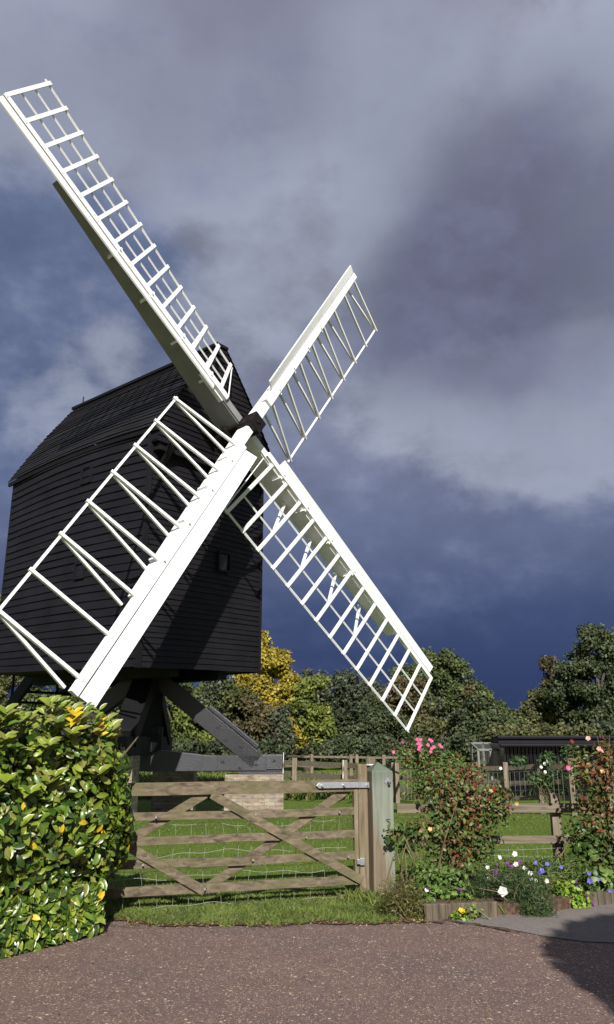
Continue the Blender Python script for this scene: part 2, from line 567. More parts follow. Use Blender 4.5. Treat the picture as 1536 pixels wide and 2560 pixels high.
def link_mesh(name, v, f, mats, parent=None, loc=None, bevel=0.0, smooth=False, uvbox=False, mi=None):
    if not isinstance(mats, (list, tuple)):
        mats = [mats]
    if parent is not None:
        org = ORG[parent.name]
    else:
        org = Vector(loc) if loc is not None else Vector((0, 0, 0))
    arr = np.asarray(v, dtype=np.float64) - np.array(org)
    me = bpy.data.meshes.new(name)
    me.from_pydata(arr.tolist(), [], f if isinstance(f, list) else f.tolist())
    for m_ in mats:
        me.materials.append(m_)
    if mi is not None and len(mats) > 1:
        me.polygons.foreach_set('material_index', np.asarray(mi, dtype=np.int32))
    if smooth:
        me.polygons.foreach_set('use_smooth', np.ones(len(me.polygons), dtype=bool))
    me.update()
    if uvbox:
        uvl = me.uv_layers.new(name='uv')
        for p in me.polygons:
            nrm = p.normal
            h = Vector((-nrm.y, nrm.x, 0))
            if h.length < 0.5:
                h = Vector((1, 0, 0))
            h.normalize()
            for li in p.loop_indices:
                co = me.vertices[me.loops[li].vertex_index].co
                if abs(nrm.z) > 0.7:
                    uvl.data[li].uv = (co.x, co.y)
                else:
                    uvl.data[li].uv = (co.dot(h), co.z)
    ob = bpy.data.objects.new(name, me)
    scene.collection.objects.link(ob)
    if parent is not None:
        ob.parent = parent
    else:
        ob.location = org
    ORG[ob.name] = org
    if bevel:
        bv = ob.modifiers.new('bevel', 'BEVEL')
        bv.width = bevel
        bv.segments = 2
        bv.limit_method = 'ANGLE'
    return ob


def thing(name, loc, label, cat, group=None):
    ob = bpy.data.objects.new(name, None)
    ob.empty_display_size = 0.2
    scene.collection.objects.link(ob)
    ob.location = loc
    ORG[ob.name] = Vector(loc)
    return tag(ob, label, cat, group)


def tag(ob, label, cat, group=None):
    ob['label'] = label
    ob['category'] = cat
    if group:
        ob['group'] = group
    return ob


def struct(ob):
    ob['kind'] = 'structure'
    return ob


# ------------------------------------------------------------------ ground
GY = [(-60, 0), (10, 0), (13.2, 0.24), (14.4, 0.24), (17.0, 0.04), (20.3, -0.15), (4000, -0.15)]


def gz(x, y):
    for (a, za), (b_, zb) in zip(GY, GY[1:]):
        if y <= b_:
            tt = max(0.0, min(1.0, (y - a) / (b_ - a)))
            tt = tt * tt * (3 - 2 * tt)
            return za + (zb - za) * tt
    return -0.15


ys = sorted(set([-60, -30, -10, 0, 5] + [round(6 + 0.4 * i, 2) for i in range(40)] + [24, 30, 45, 70, 120, 300, 800, 2000]))
xs = [-1500, -400, -120, -50, -25, -12, -8, -5, -2.5, 0, 2.5, 5, 8, 12, 25, 50, 120, 400, 1500]
v = [(x, y, gz(x, y)) for y in ys for x in xs]
nx = len(xs)
f = [(j * nx + i, j * nx + i + 1, (j + 1) * nx + i + 1, (j + 1) * nx + i) for j in range(len(ys) - 1) for i in range(nx - 1)]
struct(link_mesh('lawn', v, f, M['lawn'], smooth=True))

# drive: front edge against the verge is ragged
def edge_y(x):
    return 7.68 + 0.05 * math.sin(x * 2.1) + 0.03 * math.sin(x * 7.3 + 1) + (0.10 if x < -1.6 else 0)


def wob(x, s=1.0):
    return s * (0.02 * math.sin(x * 17) + 0.015 * math.sin(x * 41 + 2))


pts = [(-30, -30), (30, -30), (30, 9.0)]
mid = [(x, edge_y(x) + wob(x)) for x in np.arange(4.0, -4.01, -0.06)]
for i, (x, y) in enumerate(mid):
    if x > 1.15:
        mid[i] = (x, 8.02 + (x - 1.15) * 0.30 + wob(x))
pts = [(-30, -30), (30, -30), (30, 9.2)] + mid + [(-30, 7.8)]
struct(link_mesh('drive', [(x, y, 0.006) for x, y in pts], [tuple(range(len(pts)))], M['tarmac']))
# grey path coming off to the right
pe = [(1.20, 7.90), (1.33, 7.80), (1.55, 7.62), (1.85, 7.35), (2.1, 7.12), (2.5, 6.98), (3.0, 6.92), (4.5, 6.8), (8, 6.6)]
ptsp = []
for (a, b_), (c_, d_) in zip(pe, pe[1:]):
    for k in range(6):
        q = k / 6
        ptsp.append((a + (c_ - a) * q + wob(a + q + b_, .6), b_ + (d_ - b_) * q + wob(a * 3 + q * 2, .8)))
ptsp += [(8, 6.6), (8, 10)]
ptsp += [(x, 8.0 + (x - 1.15) * 0.30) for x in np.arange(4, 1.2, -0.2)]
struct(link_mesh('path', [(x, y, 0.012) for x, y in ptsp], [tuple(range(len(ptsp)))], M['path']))
# strip of bare soil and litter along the grass edge
top_e, bot_e = [], []
for x in np.arange(-2.9, 1.85, 0.05):
    y0 = edge_y(x) if x < 1.0 else edge_y(1.0) + (x - 1.0) * -0.25
    if x > 1.2:
        y0 = 7.86 - (x - 1.2) * 0.86
    wd = 0.05 + 0.03 * math.sin(x * 5) + 0.03 * abs(math.sin(x * 23))
    if x > 1.2:
        wd *= 0.35
    top_e.append((x, y0 + wd * 0.5 + wob(x), 0.016))
    bot_e.append((x, y0 - wd * 0.7 + wob(x + 3), 0.016))
n_ = len(top_e)
struct(link_mesh('soil_strip', top_e + bot_e, [(i, n_ + i, n_ + i + 1, i + 1) for i in range(n_ - 1)][::1], M['soil']))

# flower bed soil
bed = [(1.02, 7.98), (1.9, 8.02), (2.3, 8.15), (2.9, 8.55), (3.6, 8.8), (6.5, 9.6), (6.5, 10.0), (3.2, 9.75), (1.0, 9.3), (0.85, 8.8), (0.8, 8.1)]
mb = MB()
mb.prism([(x, y, -0.05) for x, y in bed], (0, 0, 0.16))
struct(mb.build('flower_bed', M['soil']))


# ------------------------------------------------------------------ leaf clouds
def leaf_arrays(P, N, size, aspect=0.5, fold=0.0, jit=0.6, droop=None, seg=1, g=rng):
    """one leaf (quad or small strip) per point. returns verts (n*k,3), faces (n*q,4)"""
    n = len(P)
    N = N + g.normal(0, jit, (n, 3))
    N /= np.linalg.norm(N, axis=1)[:, None] + 1e-9
    A = g.normal(0, 1, (n, 3))
    if droop is not None:
        A = A * 0.6 + np.array(droop)
    A -= (A * N).sum(1)[:, None] * N
    A /= np.linalg.norm(A, axis=1)[:, None] + 1e-9
    B = np.cross(N, A)
    s = size * g.uniform(0.65, 1.3, n)
    L = A * (s / 2)[:, None]
    Wd = B * (s * aspect / 2)[:, None]
    if seg == 1:
        vs = np.stack([P - L, P + Wd, P + L, P - Wd], 1).reshape(-1, 3)
        idx = np.arange(n)[:, None] * 4
        return vs, np.concatenate([idx, idx + 1, idx + 2, idx + 3], 1)
    # full leaf: midrib of 5 stations, blade folded up and curling down at the tip
    st = [(-1.0, 0.0), (-0.62, 0.72), (-0.1, 1.0), (0.5, 0.78), (1.0, 0.0)]
    curl = g.uniform(0.05, 0.45, n)[:, None]
    rows = []
    for (u, w) in st:
        cen = P + L * u - N * (curl * s[:, None] * 0.5 * max(0, u + 0.2) ** 2)
        up = N * (fold * w * s * aspect / 2)[:, None]
        rows += [cen - Wd * w + up, cen, cen + Wd * w + up]
    vs = np.stack(rows, 1).reshape(-1, 3)
    k = 15
    q = []
    for i in range(4):
        for c in (0, 1):
            q.append((i * 3 + c, i * 3 + c + 1, (i + 1) * 3 + c + 1, (i + 1) * 3 + c))
    q = np.array(q)
    fs = (np.arange(n)[:, None, None] * k + q[None]).reshape(-1, 4)
    return vs, fs


def quads_object(name, vs, fs, mats, mi, parent, smooth=False):
    org = np.array(ORG[parent.name])
    me = bpy.data.meshes.new(name)
    nv, nf = len(vs), len(fs)
    me.vertices.add(nv)
    me.vertices.foreach_set('co', (vs - org).astype(np.float32).ravel())
    me.loops.add(nf * 4)
    me.loops.foreach_set('vertex_index', fs.astype(np.int32).ravel())
    me.polygons.add(nf)
    me.polygons.foreach_set('loop_start', np.arange(nf, dtype=np.int32) * 4)
    me.polygons.foreach_set('loop_total', np.full(nf, 4, dtype=np.int32))
    for m_ in mats:
        me.materials.append(m_)
    me.polygons.foreach_set('material_index', np.asarray(mi, dtype=np.int32))
    if smooth:
        me.polygons.foreach_set('use_smooth', np.ones(nf, dtype=bool))
    me.update(calc_edges=True)
    ob = bpy.data.objects.new(name, me)
    scene.collection.objects.link(ob)
    ob.parent = parent
    ORG[ob.name] = Vector(org)
    return ob


def lobe_points(lobes, n, g, shell=0.35):
    """lobes: list of (x,y,z,rx,ry,rz,slot weights). points near their shells"""
    vol = np.array([l[3] * l[4] + l[4] * l[5] + l[3] * l[5] for l in lobes])
    pick = g.choice(len(lobes), n, p=vol / vol.sum())
    Lb = np.array([l[:6] for l in lobes])[pick]
    d = g.normal(0, 1, (n, 3))
    d /= np.linalg.norm(d, axis=1)[:, None]
    r = 1 - shell * g.random(n) ** 1.6
    r += g.normal(0, 0.05, n)
    P = Lb[:, :3] + d * Lb[:, 3:6] * r[:, None]
    return P, d, pick


# ------------------------------------------------------------------ distant trees
TREE_GREENS = {
    'dark': [(0.042, 0.057, 0.026), (0.056, 0.075, 0.034), (0.084, 0.102, 0.047)],
    'mid': [(0.060, 0.082, 0.028), (0.080, 0.108, 0.036), (0.112, 0.140, 0.052)],
    'olive': [(0.076, 0.082, 0.030), (0.098, 0.104, 0.038), (0.136, 0.138, 0.055)],
    'lime': [(0.100, 0.135, 0.028), (0.150, 0.185, 0.036), (0.200, 0.220, 0.044)],
    'yellow': [(0.24, 0.190, 0.024), (0.33, 0.265, 0.032), (0.40, 0.340, 0.055)],
    'brown': [(0.075, 0.066, 0.032), (0.096, 0.080, 0.038), (0.130, 0.108, 0.05)],
    'grey': [(0.054, 0.066, 0.040), (0.072, 0.086, 0.050), (0.105, 0.122, 0.072)],
}
LEAFM = {}
for k, cols in TREE_GREENS.items():
    LEAFM[k] = [m_leaf(f'{k}_foliage_{i}', (*c, 1), 0.55, 0.2, 0.3, 0.3) for i, c in enumerate(cols)]


def make_tree(name, label, base_px, Y, shape, kinds, n=9000, leaf=0.30, seed=1, group='trees beyond the field', trunk=True, cat='tree'):
    n, leaf = int(n * 1.5), leaf * .82
    """shape: list of crown lobes in photo pixels (px, py, half width px, half height px, kind index)"""
    g = np.random.default_rng(seed)
    bx = at(base_px, 1840, Y).x
    bz = gz(bx, Y)
    root = thing(name, (bx, Y, bz), label, cat, group)
    scale = (Y * math.cos(PITCH)) / F_PX
    lobes, kk = [], []
    for (px, py, hw, hh, ki) in shape:
        c = at(px, py, Y)
        rx, rz = hw * scale, hh * scale
        ry = min(rx, rz * 1.3)
        # break each big lobe into clumps round its shell
        m_ = int(10 + 26 * min(1.0, rx * rz / 6))
        for q in range(m_):
            d = g.normal(0, 1, 3)
            d /= np.linalg.norm(d)
            fr = g.uniform(0.55, 0.92)
            s = g.uniform(0.22, 0.40)
            cr = (rx * ry * rz) ** (1 / 3) * s
            lobes.append((c.x + d[0] * rx * fr, c.y + d[1] * ry * fr, c.z + d[2] * rz * fr, cr * g.uniform(.9, 1.3), cr, cr * g.uniform(.7, 1.0)))
            kk.append(ki)
    P, D, pick = lobe_points(lobes, n, g, 0.7)
    tw = g.normal(0, 0.10, P.shape)
    P = P + tw
    P[:, 2] = np.maximum(P[:, 2], bz + 0.05 + 0.3 * g.random(n))
    N = D * 0.8 + np.array([0, -0.15, 0.35])
    vs, fs = leaf_arrays(P, N, leaf, 0.62, jit=0.65, g=g)
    mats, base_of = [], {}
    for k in dict.fromkeys(kinds):
        base_of[k] = len(mats)
        mats += LEAFM[k]
    kk = np.array([base_of[kinds[i]] for i in kk])
    tone = g.choice(3, len(lobes), p=[.35, .4, .25])
    each = g.random(n) < 0.35
    tn = np.where(each, g.choice(3, n), tone[pick])
    quads_object('crown', vs, fs, mats, kk[pick] + tn, root)
    if trunk:
        zt = max(l[2] for l in lobes)
        tb = MB()
        r0 = 0.05 * (zt - bz)
        r0 = max(0.12, min(0.4, r0))
        ctr = Vector((np.mean([l[0] for l in lobes]), Y, bz + (zt - bz) * 0.45))
        tb.tube([(bx, Y, bz - 0.2), (bx, Y, bz + 0.6), ctr, ctr + Vector((0.1, 0, (zt - bz) * 0.3))], [r0 * 1.3, r0, r0 * .6, r0 * .25], 8)
        for q in range(9):
            l = lobes[int(g.integers(len(lobes)))]
            s = Vector((bx, Y, bz)).lerp(ctr, g.uniform(.35, 1))
            e = Vector(l[:3])
            mm = s.lerp(e, 0.5) + Vector((0, 0, 0.3))
            tb.tube([s, mm, e], [r0 * .4, r0 * .25, r0 * .08], 5)
        tb.build('trunk', M['bark'], root, smooth=True)
    return root


T = make_tree
T('ash_tree', 'yellow autumn tree rising beside the lower right corner of the mill', 690, 46,
  [(664, 1600, 18, 24, 0), (668, 1632, 36, 28, 0), (684, 1662, 52, 36, 0), (694, 1705, 64, 44, 0), (628, 1722, 58, 42, 0), (722, 1742, 48, 44, 0), (670, 1752, 66, 36, 0)], ['yellow'], 15000, .26, 11)
T('field_maple', 'lime and yellow small tree below the yellow autumn tree', 770, 43,
  [(780, 1720, 40, 34, 0), (765, 1770, 48, 42, 0), (790, 1810, 42, 45, 0), (740, 1830, 30, 42, 1), (725, 1780, 22, 34, 1)], ['lime', 'yellow'], 9000, .24, 12)
T('hawthorn_tree', 'brown and olive thicket tree in front of the yellow autumn tree', 640, 41,
  [(640, 1800, 55, 60, 1), (600, 1770, 45, 50, 0), (690, 1830, 55, 62, 2), (660, 1870, 60, 40, 1)], ['olive', 'brown', 'grey'], 9000, .24, 13)
T('hazel_tree', 'grey green tree seen between the right quarterbar and the mill body', 545, 42,
  [(520, 1730, 60, 46, 0), (560, 1770, 60, 60, 1), (600, 1840, 60, 50, 0), (470, 1750, 50, 60, 1), (500, 1850, 80, 50, 0)], ['grey', 'mid'], 11000, .25, 14)
T('sycamore_tree', 'yellowish green tree seen right of the mill post', 440, 40,
  [(435, 1740, 40, 60, 0), (445, 1810, 50, 60, 1), (420, 1860, 60, 50, 0), (500, 1870, 50, 30, 1)], ['mid', 'lime'], 8000, .24, 15)
T('elder_tree', 'olive tree seen between the left quarterbar and the mill post', 280, 40,
  [(270, 1740, 60, 70, 0), (240, 1830, 60, 50, 0), (330, 1800, 50, 80, 1)], ['olive', 'mid'], 6500, .25, 16)
T('willow_tree', 'dull green tree behind the mill stair at the left edge', 90, 44,
  [(40, 1740, 60, 80, 0), (120, 1735, 70, 80, 1), (205, 1750, 60, 75, 0)], ['olive', 'mid'], 7000, .27, 17)
T('alder_tree', 'olive tree just showing past the left edge of the mill body', -60, 46,
  [(-30, 1560, 45, 110, 0), (-50, 1680, 70, 90, 0)], ['olive'], 5000, .27, 18)
T('oak_tree', 'dull grey green tree left of the lower right sail tip', 850, 50,
  [(830, 1720, 55, 50, 0), (890, 1730, 60, 58, 0), (850, 1790, 70, 60, 1), (930, 1760, 50, 60, 0), (800, 1840, 60, 50, 1), (880, 1860, 80, 50, 1), (775, 1690, 30, 20, 0)], ['grey', 'dark'], 15000, .27, 19)
T('holly_tree', 'dark green rounded tree under the lower right sail', 930, 45,
  [(930, 1800, 60, 60, 0), (900, 1850, 80, 50, 0), (985, 1850, 50, 60, 0)], ['dark'], 9000, .26, 20)
T('beech_tree', 'brown and olive tree right behind the lower right sail tip', 1030, 47,
  [(1010, 1760, 60, 70, 0), (1040, 1810, 60, 60, 1), (1060, 1850, 50, 50, 0)], ['brown', 'olive'], 8500, .26, 21)
T('horse_chestnut', 'tall broad green tree in the middle of the tree line', 1110, 54,
  [(1090, 1672, 68, 55, 0), (1140, 1690, 55, 55, 0), (1050, 1720, 60, 60, 0), (1150, 1750, 70, 60, 0), (1090, 1770, 80, 70, 1), (1015, 1700, 35, 50, 0), (1200, 1745, 30, 30, 0)], ['mid', 'grey'], 20000, .28, 22)
T('crab_apple_tree', 'rounded olive green tree sloping down to the gap in the tree line', 1230, 50,
  [(1215, 1768, 46, 44, 0), (1262, 1815, 50, 42, 0), (1190, 1810, 60, 60, 1), (1180, 1760, 30, 40, 2), (1255, 1860, 70, 40, 0)], ['mid', 'dark', 'brown'], 14000, .26, 23)
T('turkey_oak', 'tallest dark green tree at the right edge of the picture', 1470, 48,
  [(1485, 1620, 65, 58, 0), (1440, 1680, 50, 55, 0), (1500, 1710, 80, 70, 0), (1440, 1760, 70, 60, 0), (1530, 1760, 80, 70, 0), (1480, 1810, 90, 40, 0), (1560, 1640, 50, 60, 0)], ['dark'], 24000, .27, 24)
T('rowan_tree', 'olive slender tree with a brownish top left of the tallest dark tree', 1365, 50,
  [(1372, 1680, 24, 42, 0), (1360, 1730, 42, 45, 1), (1345, 1790, 40, 50, 1), (1390, 1780, 40, 50, 1), (1375, 1840, 60, 40, 1)], ['brown', 'olive'], 10000, .25, 25)
T('blackthorn_bush', 'low dark scrub filling the foot of the tree line at its left', 560, 36,
  [(500, 1880, 120, 22, 0), (640, 1882, 100, 22, 0), (360, 1880, 100, 22, 0)], ['dark'], 6000, .22, 26, trunk=False, cat='bush', group='scrub along the foot of the trees')
T('bramble_bush', 'low dark scrub filling the foot of the tree line behind the sail tip', 880, 38,
  [(800, 1882, 80, 24, 0), (920, 1878, 90, 26, 0), (1050, 1875, 80, 26, 0)], ['dark'], 6500, .22, 27, trunk=False, cat='bush', group='scrub along the foot of the trees')
T('ivy_bush', 'low scrub behind the wire cage and shed', 1230, 36,
  [(1160, 1870, 70, 30, 0), (1280, 1850, 80, 34, 1), (1420, 1835, 100, 26, 1), (1530, 1840, 60, 30, 0)], ['dark', 'olive'], 8000, .22, 28, trunk=False, cat='bush', group='scrub along the foot of the trees')
# dense wood behind, closes the view under the crowns
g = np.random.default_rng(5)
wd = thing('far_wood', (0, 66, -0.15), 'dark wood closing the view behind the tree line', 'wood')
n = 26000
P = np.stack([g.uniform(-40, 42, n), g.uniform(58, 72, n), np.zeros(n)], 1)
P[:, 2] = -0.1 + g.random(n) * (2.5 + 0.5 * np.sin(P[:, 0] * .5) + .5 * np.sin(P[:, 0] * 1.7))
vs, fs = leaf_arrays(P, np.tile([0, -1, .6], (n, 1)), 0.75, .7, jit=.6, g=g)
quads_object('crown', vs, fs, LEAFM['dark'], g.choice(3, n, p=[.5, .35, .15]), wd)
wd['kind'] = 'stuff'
T('shading_oak', 'large leafy crown behind the viewer casting the round shadow on the drive', 0, 1,
  [], ['dark'], 1, .1, 1) if False else None

# ------------------------------------------------------------------ windmill
A = 0.876
u = Vector((math.cos(A), math.sin(A), 0))
nh = Vector((math.sin(A), -math.cos(A), 0))
bk = (-nh * math.cos(.011) - u * math.sin(.011))
UP = Vector((0, 0, 1))
K = Vector((-3.187, 14.998, 0))
BW, BL = 3.295, 5.107
HB = 2.93
POST = Vector((-3.45, 17.4, 0))
mill = thing('windmill', (POST.x, POST.y, gz(POST.x, POST.y)), 'black tarred wooden post mill with four white lattice sails', 'windmill')


def clap(mbx, fn, n, seg, lift, g, ts=None):
    ts = ts or [i / n for i in range(n + 1)]
    for i in range(n):
        t0, t1 = ts[i], ts[i + 1]
        lo, hi, lo0 = [], [], []
        j0 = g.normal(0, 0.007)
        for k in range(seg + 1):
            s = k / seg
            p, nn = fn(s, t0)
            q, n2 = fn(s, min(1.0, t1 + 0.22 / n))
            jj = lift + g.normal(0, lift * 0.12)
            dz = Vector((0, 0, j0 + g.normal(0, 0.0025)))
            lo.append(p + nn * jj + dz)
            lo0.append(p + nn * 0.001 + dz)
            hi.append(q + n2 * 0.002 + (n2 * 0.001))
        base_ = len(mbx.v)
        m1 = seg + 1
        fs_ = []
        for k in range(seg):
            fs_.append((k, k + 1, m1 + k + 1, m1 + k))
            fs_.append((2 * m1 + k, 2 * m1 + k + 1, k + 1, k))
        # end caps
        fs_.append((0, m1, 2 * m1))
        fs_.append((seg, 2 * m1 + seg, m1 + seg))
        mbx.add(lo + hi + lo0, fs_)


gg = np.random.default_rng(3)
JET = 0.26


def eave_z(s, side):
    """s 0 front .. 1 rear"""
    zf = 7.70 if side < 0 else 7.88
    zr = 7.60 if side < 0 else 7.78
    return zf + (zr - zf) * s + 0.11 * 4 * s * (1 - s)


def corner(side):
    return K + u * (0 if side < 0 else BW)


def bot_z(s_len):
    return HB


# side walls (left is seen)
for side in (-1, 1):
    mb = MB()
    nn = u * side

    def fn(s, t, side=side, nn=nn):
        z0 = HB + (-0.07 + 0.12 * s if side < 0 else 0.02)
        z1 = eave_z(s, side) - 0.02
        bulge = 0.05 * math.sin(math.pi * s)
        return corner(side) + bk * (BL * s) + UP * (z0 + (z1 - z0) * t) + nn * bulge * (0.3 + .7 * t), nn
    clap(mb, fn, 28, 8, 0.034, gg)
    wl = mb.build('side_wall', M['boards'], mill)
    if side < 0:
        # two small shuttered openings
        for (px, py, w_, h_) in ((222, 1188, .34, .36), (204, 1427, .30, .32)):
            # intersect view ray with the wall plane
            d = pdir(px, py)
            den = d.dot(nn)
            tt = (K + nn * 0.04 - Vector((0, 0, EYE))).dot(nn) / den
            c = Vector((0, 0, EYE)) + d * tt
            ax = (bk, nn, UP)
            wb = MB()
            for dx, dz, sx_, sz_ in ((-w_ / 2, 0, .05, h_ + .05), (w_ / 2, 0, .05, h_ + .05), (0, h_ / 2 + .0, w_ - .05, .05), (0, -h_ / 2, w_ - .05, .05)):
                wb.box(c + bk * dx + UP * dz + nn * 0.03, (sx_, .09, sz_), ax)
            fr = wb.build('window', M['boards'], wl)
            MB().box(c + nn * 0.012, (w_ - .05, .05, h_ - .05), ax).build('window_pane', M['glassdark'], wl)
# front breast wall
mb = MB()


def fn_front(s, t):
    z0 = HB - 0.07 * (1 - s) + 0.03 * s
    z1 = 7.42
    bulge = 0.05 * math.sin(math.pi * s)
    return K + u * (BW * s) + UP * (z0 + (z1 - z0) * t) + nh * bulge, nh


clap(mb, fn_front, 40, 6, 0.026, gg)
fw = mb.build('front_wall', M['boards'], mill)
d = pdir(556, 1406)
tt = (K + nh * 0.05 - Vector((0, 0, EYE))).dot(nh) / d.dot(nh)
c = Vector((0, 0, EYE)) + d * tt
ax = (u, nh, UP)
wb = MB()
for dx, dz, sx_, sz_ in ((-.165, 0, .035, .40), (.165, 0, .035, .40), (0, .20, .365, .035), (0, -.20, .365, .035)):
    wb.box(c + u * dx + UP * dz + nh * 0.04, (sx_, .1, sz_), ax)
wb.build('window', M['boards'], fw)
MB().box(c + nh * 0.02, (.295, .05, .365), ax).build('window_pane', M['glassdark'], fw)
# corner boards
mb = MB()
MB().beam(K + UP * (HB - .08) + nh * .012 - u * .012, K + UP * 7.6 + nh * .012 - u * .012, .09, .09, nh).build('corner_board', M['boards'], mill)
mb.beam(K + u * BW + UP * (HB + .01) + nh * .01 + u * .01, K + u * BW + UP * 7.7 + nh * .01 + u * .01, .07, .07, nh)
mb.build('corner_board', M['boards'], mill)
# rear wall
mb = MB()
Kr = K + bk * BL
mb.prism([Kr + UP * (HB + .04), Kr + u * BW + UP * (HB + .04), Kr + u * BW + UP * 7.7, Kr + u * BW / 2 + UP * 9.9, Kr + UP * 7.6], bk * 0.06)
mb.build('rear_wall', M['boards'], mill)

# roof: two boarded slopes between the eaves and a blunt ridge
RZF, RZR = 10.13, 10.06
RIDGE_W = 0.13


def roof_pt(side, s, t):
    """s 0..1 front..rear, t eave..ridge, local cross profile slightly convex"""
    e = corner(side) + u * side * 0.09 + bk * (BL * s)
    e = e + UP * (eave_z(s, side) - 0.03)
    r = K + u * (BW / 2 + side * RIDGE_W) + bk * (BL * s) + UP * ((RZF - 0.05) * (1 - s) + (RZR - 0.05) * s)
    p = e.lerp(r, t)
    nn = (u * side * (RZF - 7.8) + UP * (BW / 2)).normalized()
    return p + nn * 0.045 * math.sin(math.pi * t ** 0.9), nn


for side in (-1, 1):
    mb = MB()

    def fr_(s, t, side=side):
        # from just in front of the jettied gable to past the rear wall
        s2 = (-JET - 0.03 + (BL + JET + 0.17) * s) / BL
        p, nn = roof_pt(side, max(0, min(1, s2)), t)
        ex = (s2 - max(0, min(1, s2))) * BL
        return p + bk * ex, nn
    clap(mb, fr_, 22, 10, 0.025, gg)
    # eave fascia shadow board
    for k in range(10):
        a, _ = fr_(k / 10, 0)
        b2, _ = fr_((k + 1) / 10, 0)
        mb.beam(a - UP * .05 + u * -side * .03, b2 - UP * .05 + u * -side * .03, .05, .09)
    mb.build('roof', M['roofb'], mill)
mb = MB()
mb.beam(K + u * BW / 2 + nh * (JET + .03) + UP * RZF, Kr + u * BW / 2 + bk * .14 + UP * RZR, .36, .07)
mb.build('ridge_board', M['roofb'], mill)
MB().tube([Kr + u * BW / 2 + UP * RZR - bk * .1, Kr + u * BW / 2 + UP * (RZR + .34) - bk * .1], .02, 6).build('lightning_rod', M['iron'], mill)

# jettied gable
mb = MB()
GZ0 = 7.36


def gable_pt(s, t):
    z = GZ0 + (RZF - 0.02 - GZ0) * t
    # half widths at height z on each side
    res = []
    for side in (-1, 1):
        ez = eave_z(0, side) - 0.03
        if z <= ez:
            res.append(corner(side) + u * side * 0.03)
        else:
            tt_ = (z - ez) / (RZF - 0.05 - ez)
            p, _ = roof_pt(side, 0, min(1, tt_))
            res.append(Vector((p.x, p.y, 0)))
    a, b2 = res
    p = a.lerp(b2, s)
    return Vector((p.x, p.y, z)) + nh * (JET - 0.02), nh


clap(mb, gable_pt, 23, 4, 0.03, gg)
# soffit under the jetty
p0, p1 = K - u * .03 + UP * GZ0, K + u * (BW + .03) + UP * GZ0
mb.prism([p0, p1, p1 + nh * (JET - .02), p0 + nh * (JET - .02)], UP * 0.05)
for side in (-1, 1):
    q0 = corner(side) + u * side * .03
    mb.prism([q0 + UP * GZ0, q0 + nh * (JET - .02) + UP * GZ0, q0 + nh * (JET - .02) + UP * 7.72, q0 + UP * 7.72], u * side * -.03)
mb.build('gable', M['boards'], mill)
# timber bracket and dark iron below the left end of the jetty
mb = MB()
mb.beam(K + u * .3 + nh * .02 + UP * 7.0, K + u * .3 + nh * .3 + UP * 7.36, .12, .14)
mb.beam(K + u * (BW - .5) + nh * .02 + UP * 7.0, K + u * (BW - .5) + nh * .3 + UP * 7.36, .12, .14)
mb.beam(K + u * .05 + nh * .12 + UP * 7.28, K + u * (BW - .05) + nh * .12 + UP * 7.28, .18, .14)
mb.build('weather_beam', M['boards'], mill)
# floor of the body
mb = MB()
mb.prism([K + UP * (HB + .05) + u * .06 - nh * .06, K + UP * (HB + .05) + u * (BW - .06) - nh * .06, Kr + UP * (HB + .05) + u * (BW - .06) - bk * .05, Kr + UP * (HB + .05) + u * .06 - bk * .05], UP * .08)
for s_ in (.3, .7):
    a = K + u * (BW * s_) + UP * (HB - .06)
    mb.beam(a - nh * .1, a + bk * (BL - .2), .24, .24)
mb.build('floor_frame', M['tarshade'], mill)

# trestle
TH = R(1.5)
d1 = Vector((math.cos(TH), math.sin(TH), 0))
d2 = Vector((0.028, -1, 0)).normalized()
Z1, TK = 0.905, 0.36
HALF = 2.93
mb = MB()
# lower crosstree: deeper in the middle, with a plated end
prof = [(-HALF, Z1), (HALF, Z1), (HALF, Z1 + .335), (HALF - .42, Z1 + .335), (HALF - .45, Z1 + .30), (1.3, Z1 + .32), (1.0, Z1 + .36), (.2, Z1 + .44), (-.2, Z1 + .44), (-1.0, Z1 + .36), (-1.3, Z1 + .32), (-HALF + .45, Z1 + .30), (-HALF + .42, Z1 + .335), (-HALF, Z1 + .335)]
mb.prism([POST + d1 * a + UP * z + d1.cross(UP) * .17 for a, z in prof], -d1.cross(UP) * .34)
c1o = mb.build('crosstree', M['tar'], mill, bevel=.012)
mb = MB()
fr = d1.cross(UP)
mb.box(POST + d1 * (HALF - .87) + UP * (Z1 + .165) + fr * .185, (1.0, .03, .30), (d1, fr, UP))
mb.box(POST + d1 * (HALF - .17) + UP * (Z1 + .18) + fr * .18, (.34, .04, .28), (d1, fr, UP))
mb.build('iron_plate', M['tar'], c1o, bevel=.005)
for a, z in ((HALF - 1.25, .22), (HALF - .9, .10), (HALF - .55, .17), (HALF - .17, .24)):
    c = POST + d1 * a + UP * (Z1 + z) + fr * .21
    mb = MB()
    mb.box(c, (.085, .02, .085), (d1, fr, UP))
    mb.box(c + fr * .02, (.035, .03, .035), (d1, fr, UP))
    mb.build('bolt_plate', M['tar'], c1o)
mb = MB()
mb.box(POST + d1 * (HALF - .45) + UP * (Z1 - .03) + fr * 0, (.9, .4, .055), (d1, fr, UP))
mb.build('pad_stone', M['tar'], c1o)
Z2 = Z1 + TK
mb = MB()
prof = [(-HALF, Z2), (HALF, Z2), (HALF, Z2 + .34), (-HALF, Z2 + .34)]
mb.prism([POST + d2 * a + UP * z + d2.cross(UP) * .18 for a, z in prof], -d2.cross(UP) * .36)
mb.build('crosstree', M['tarshade'], mill, bevel=.012)
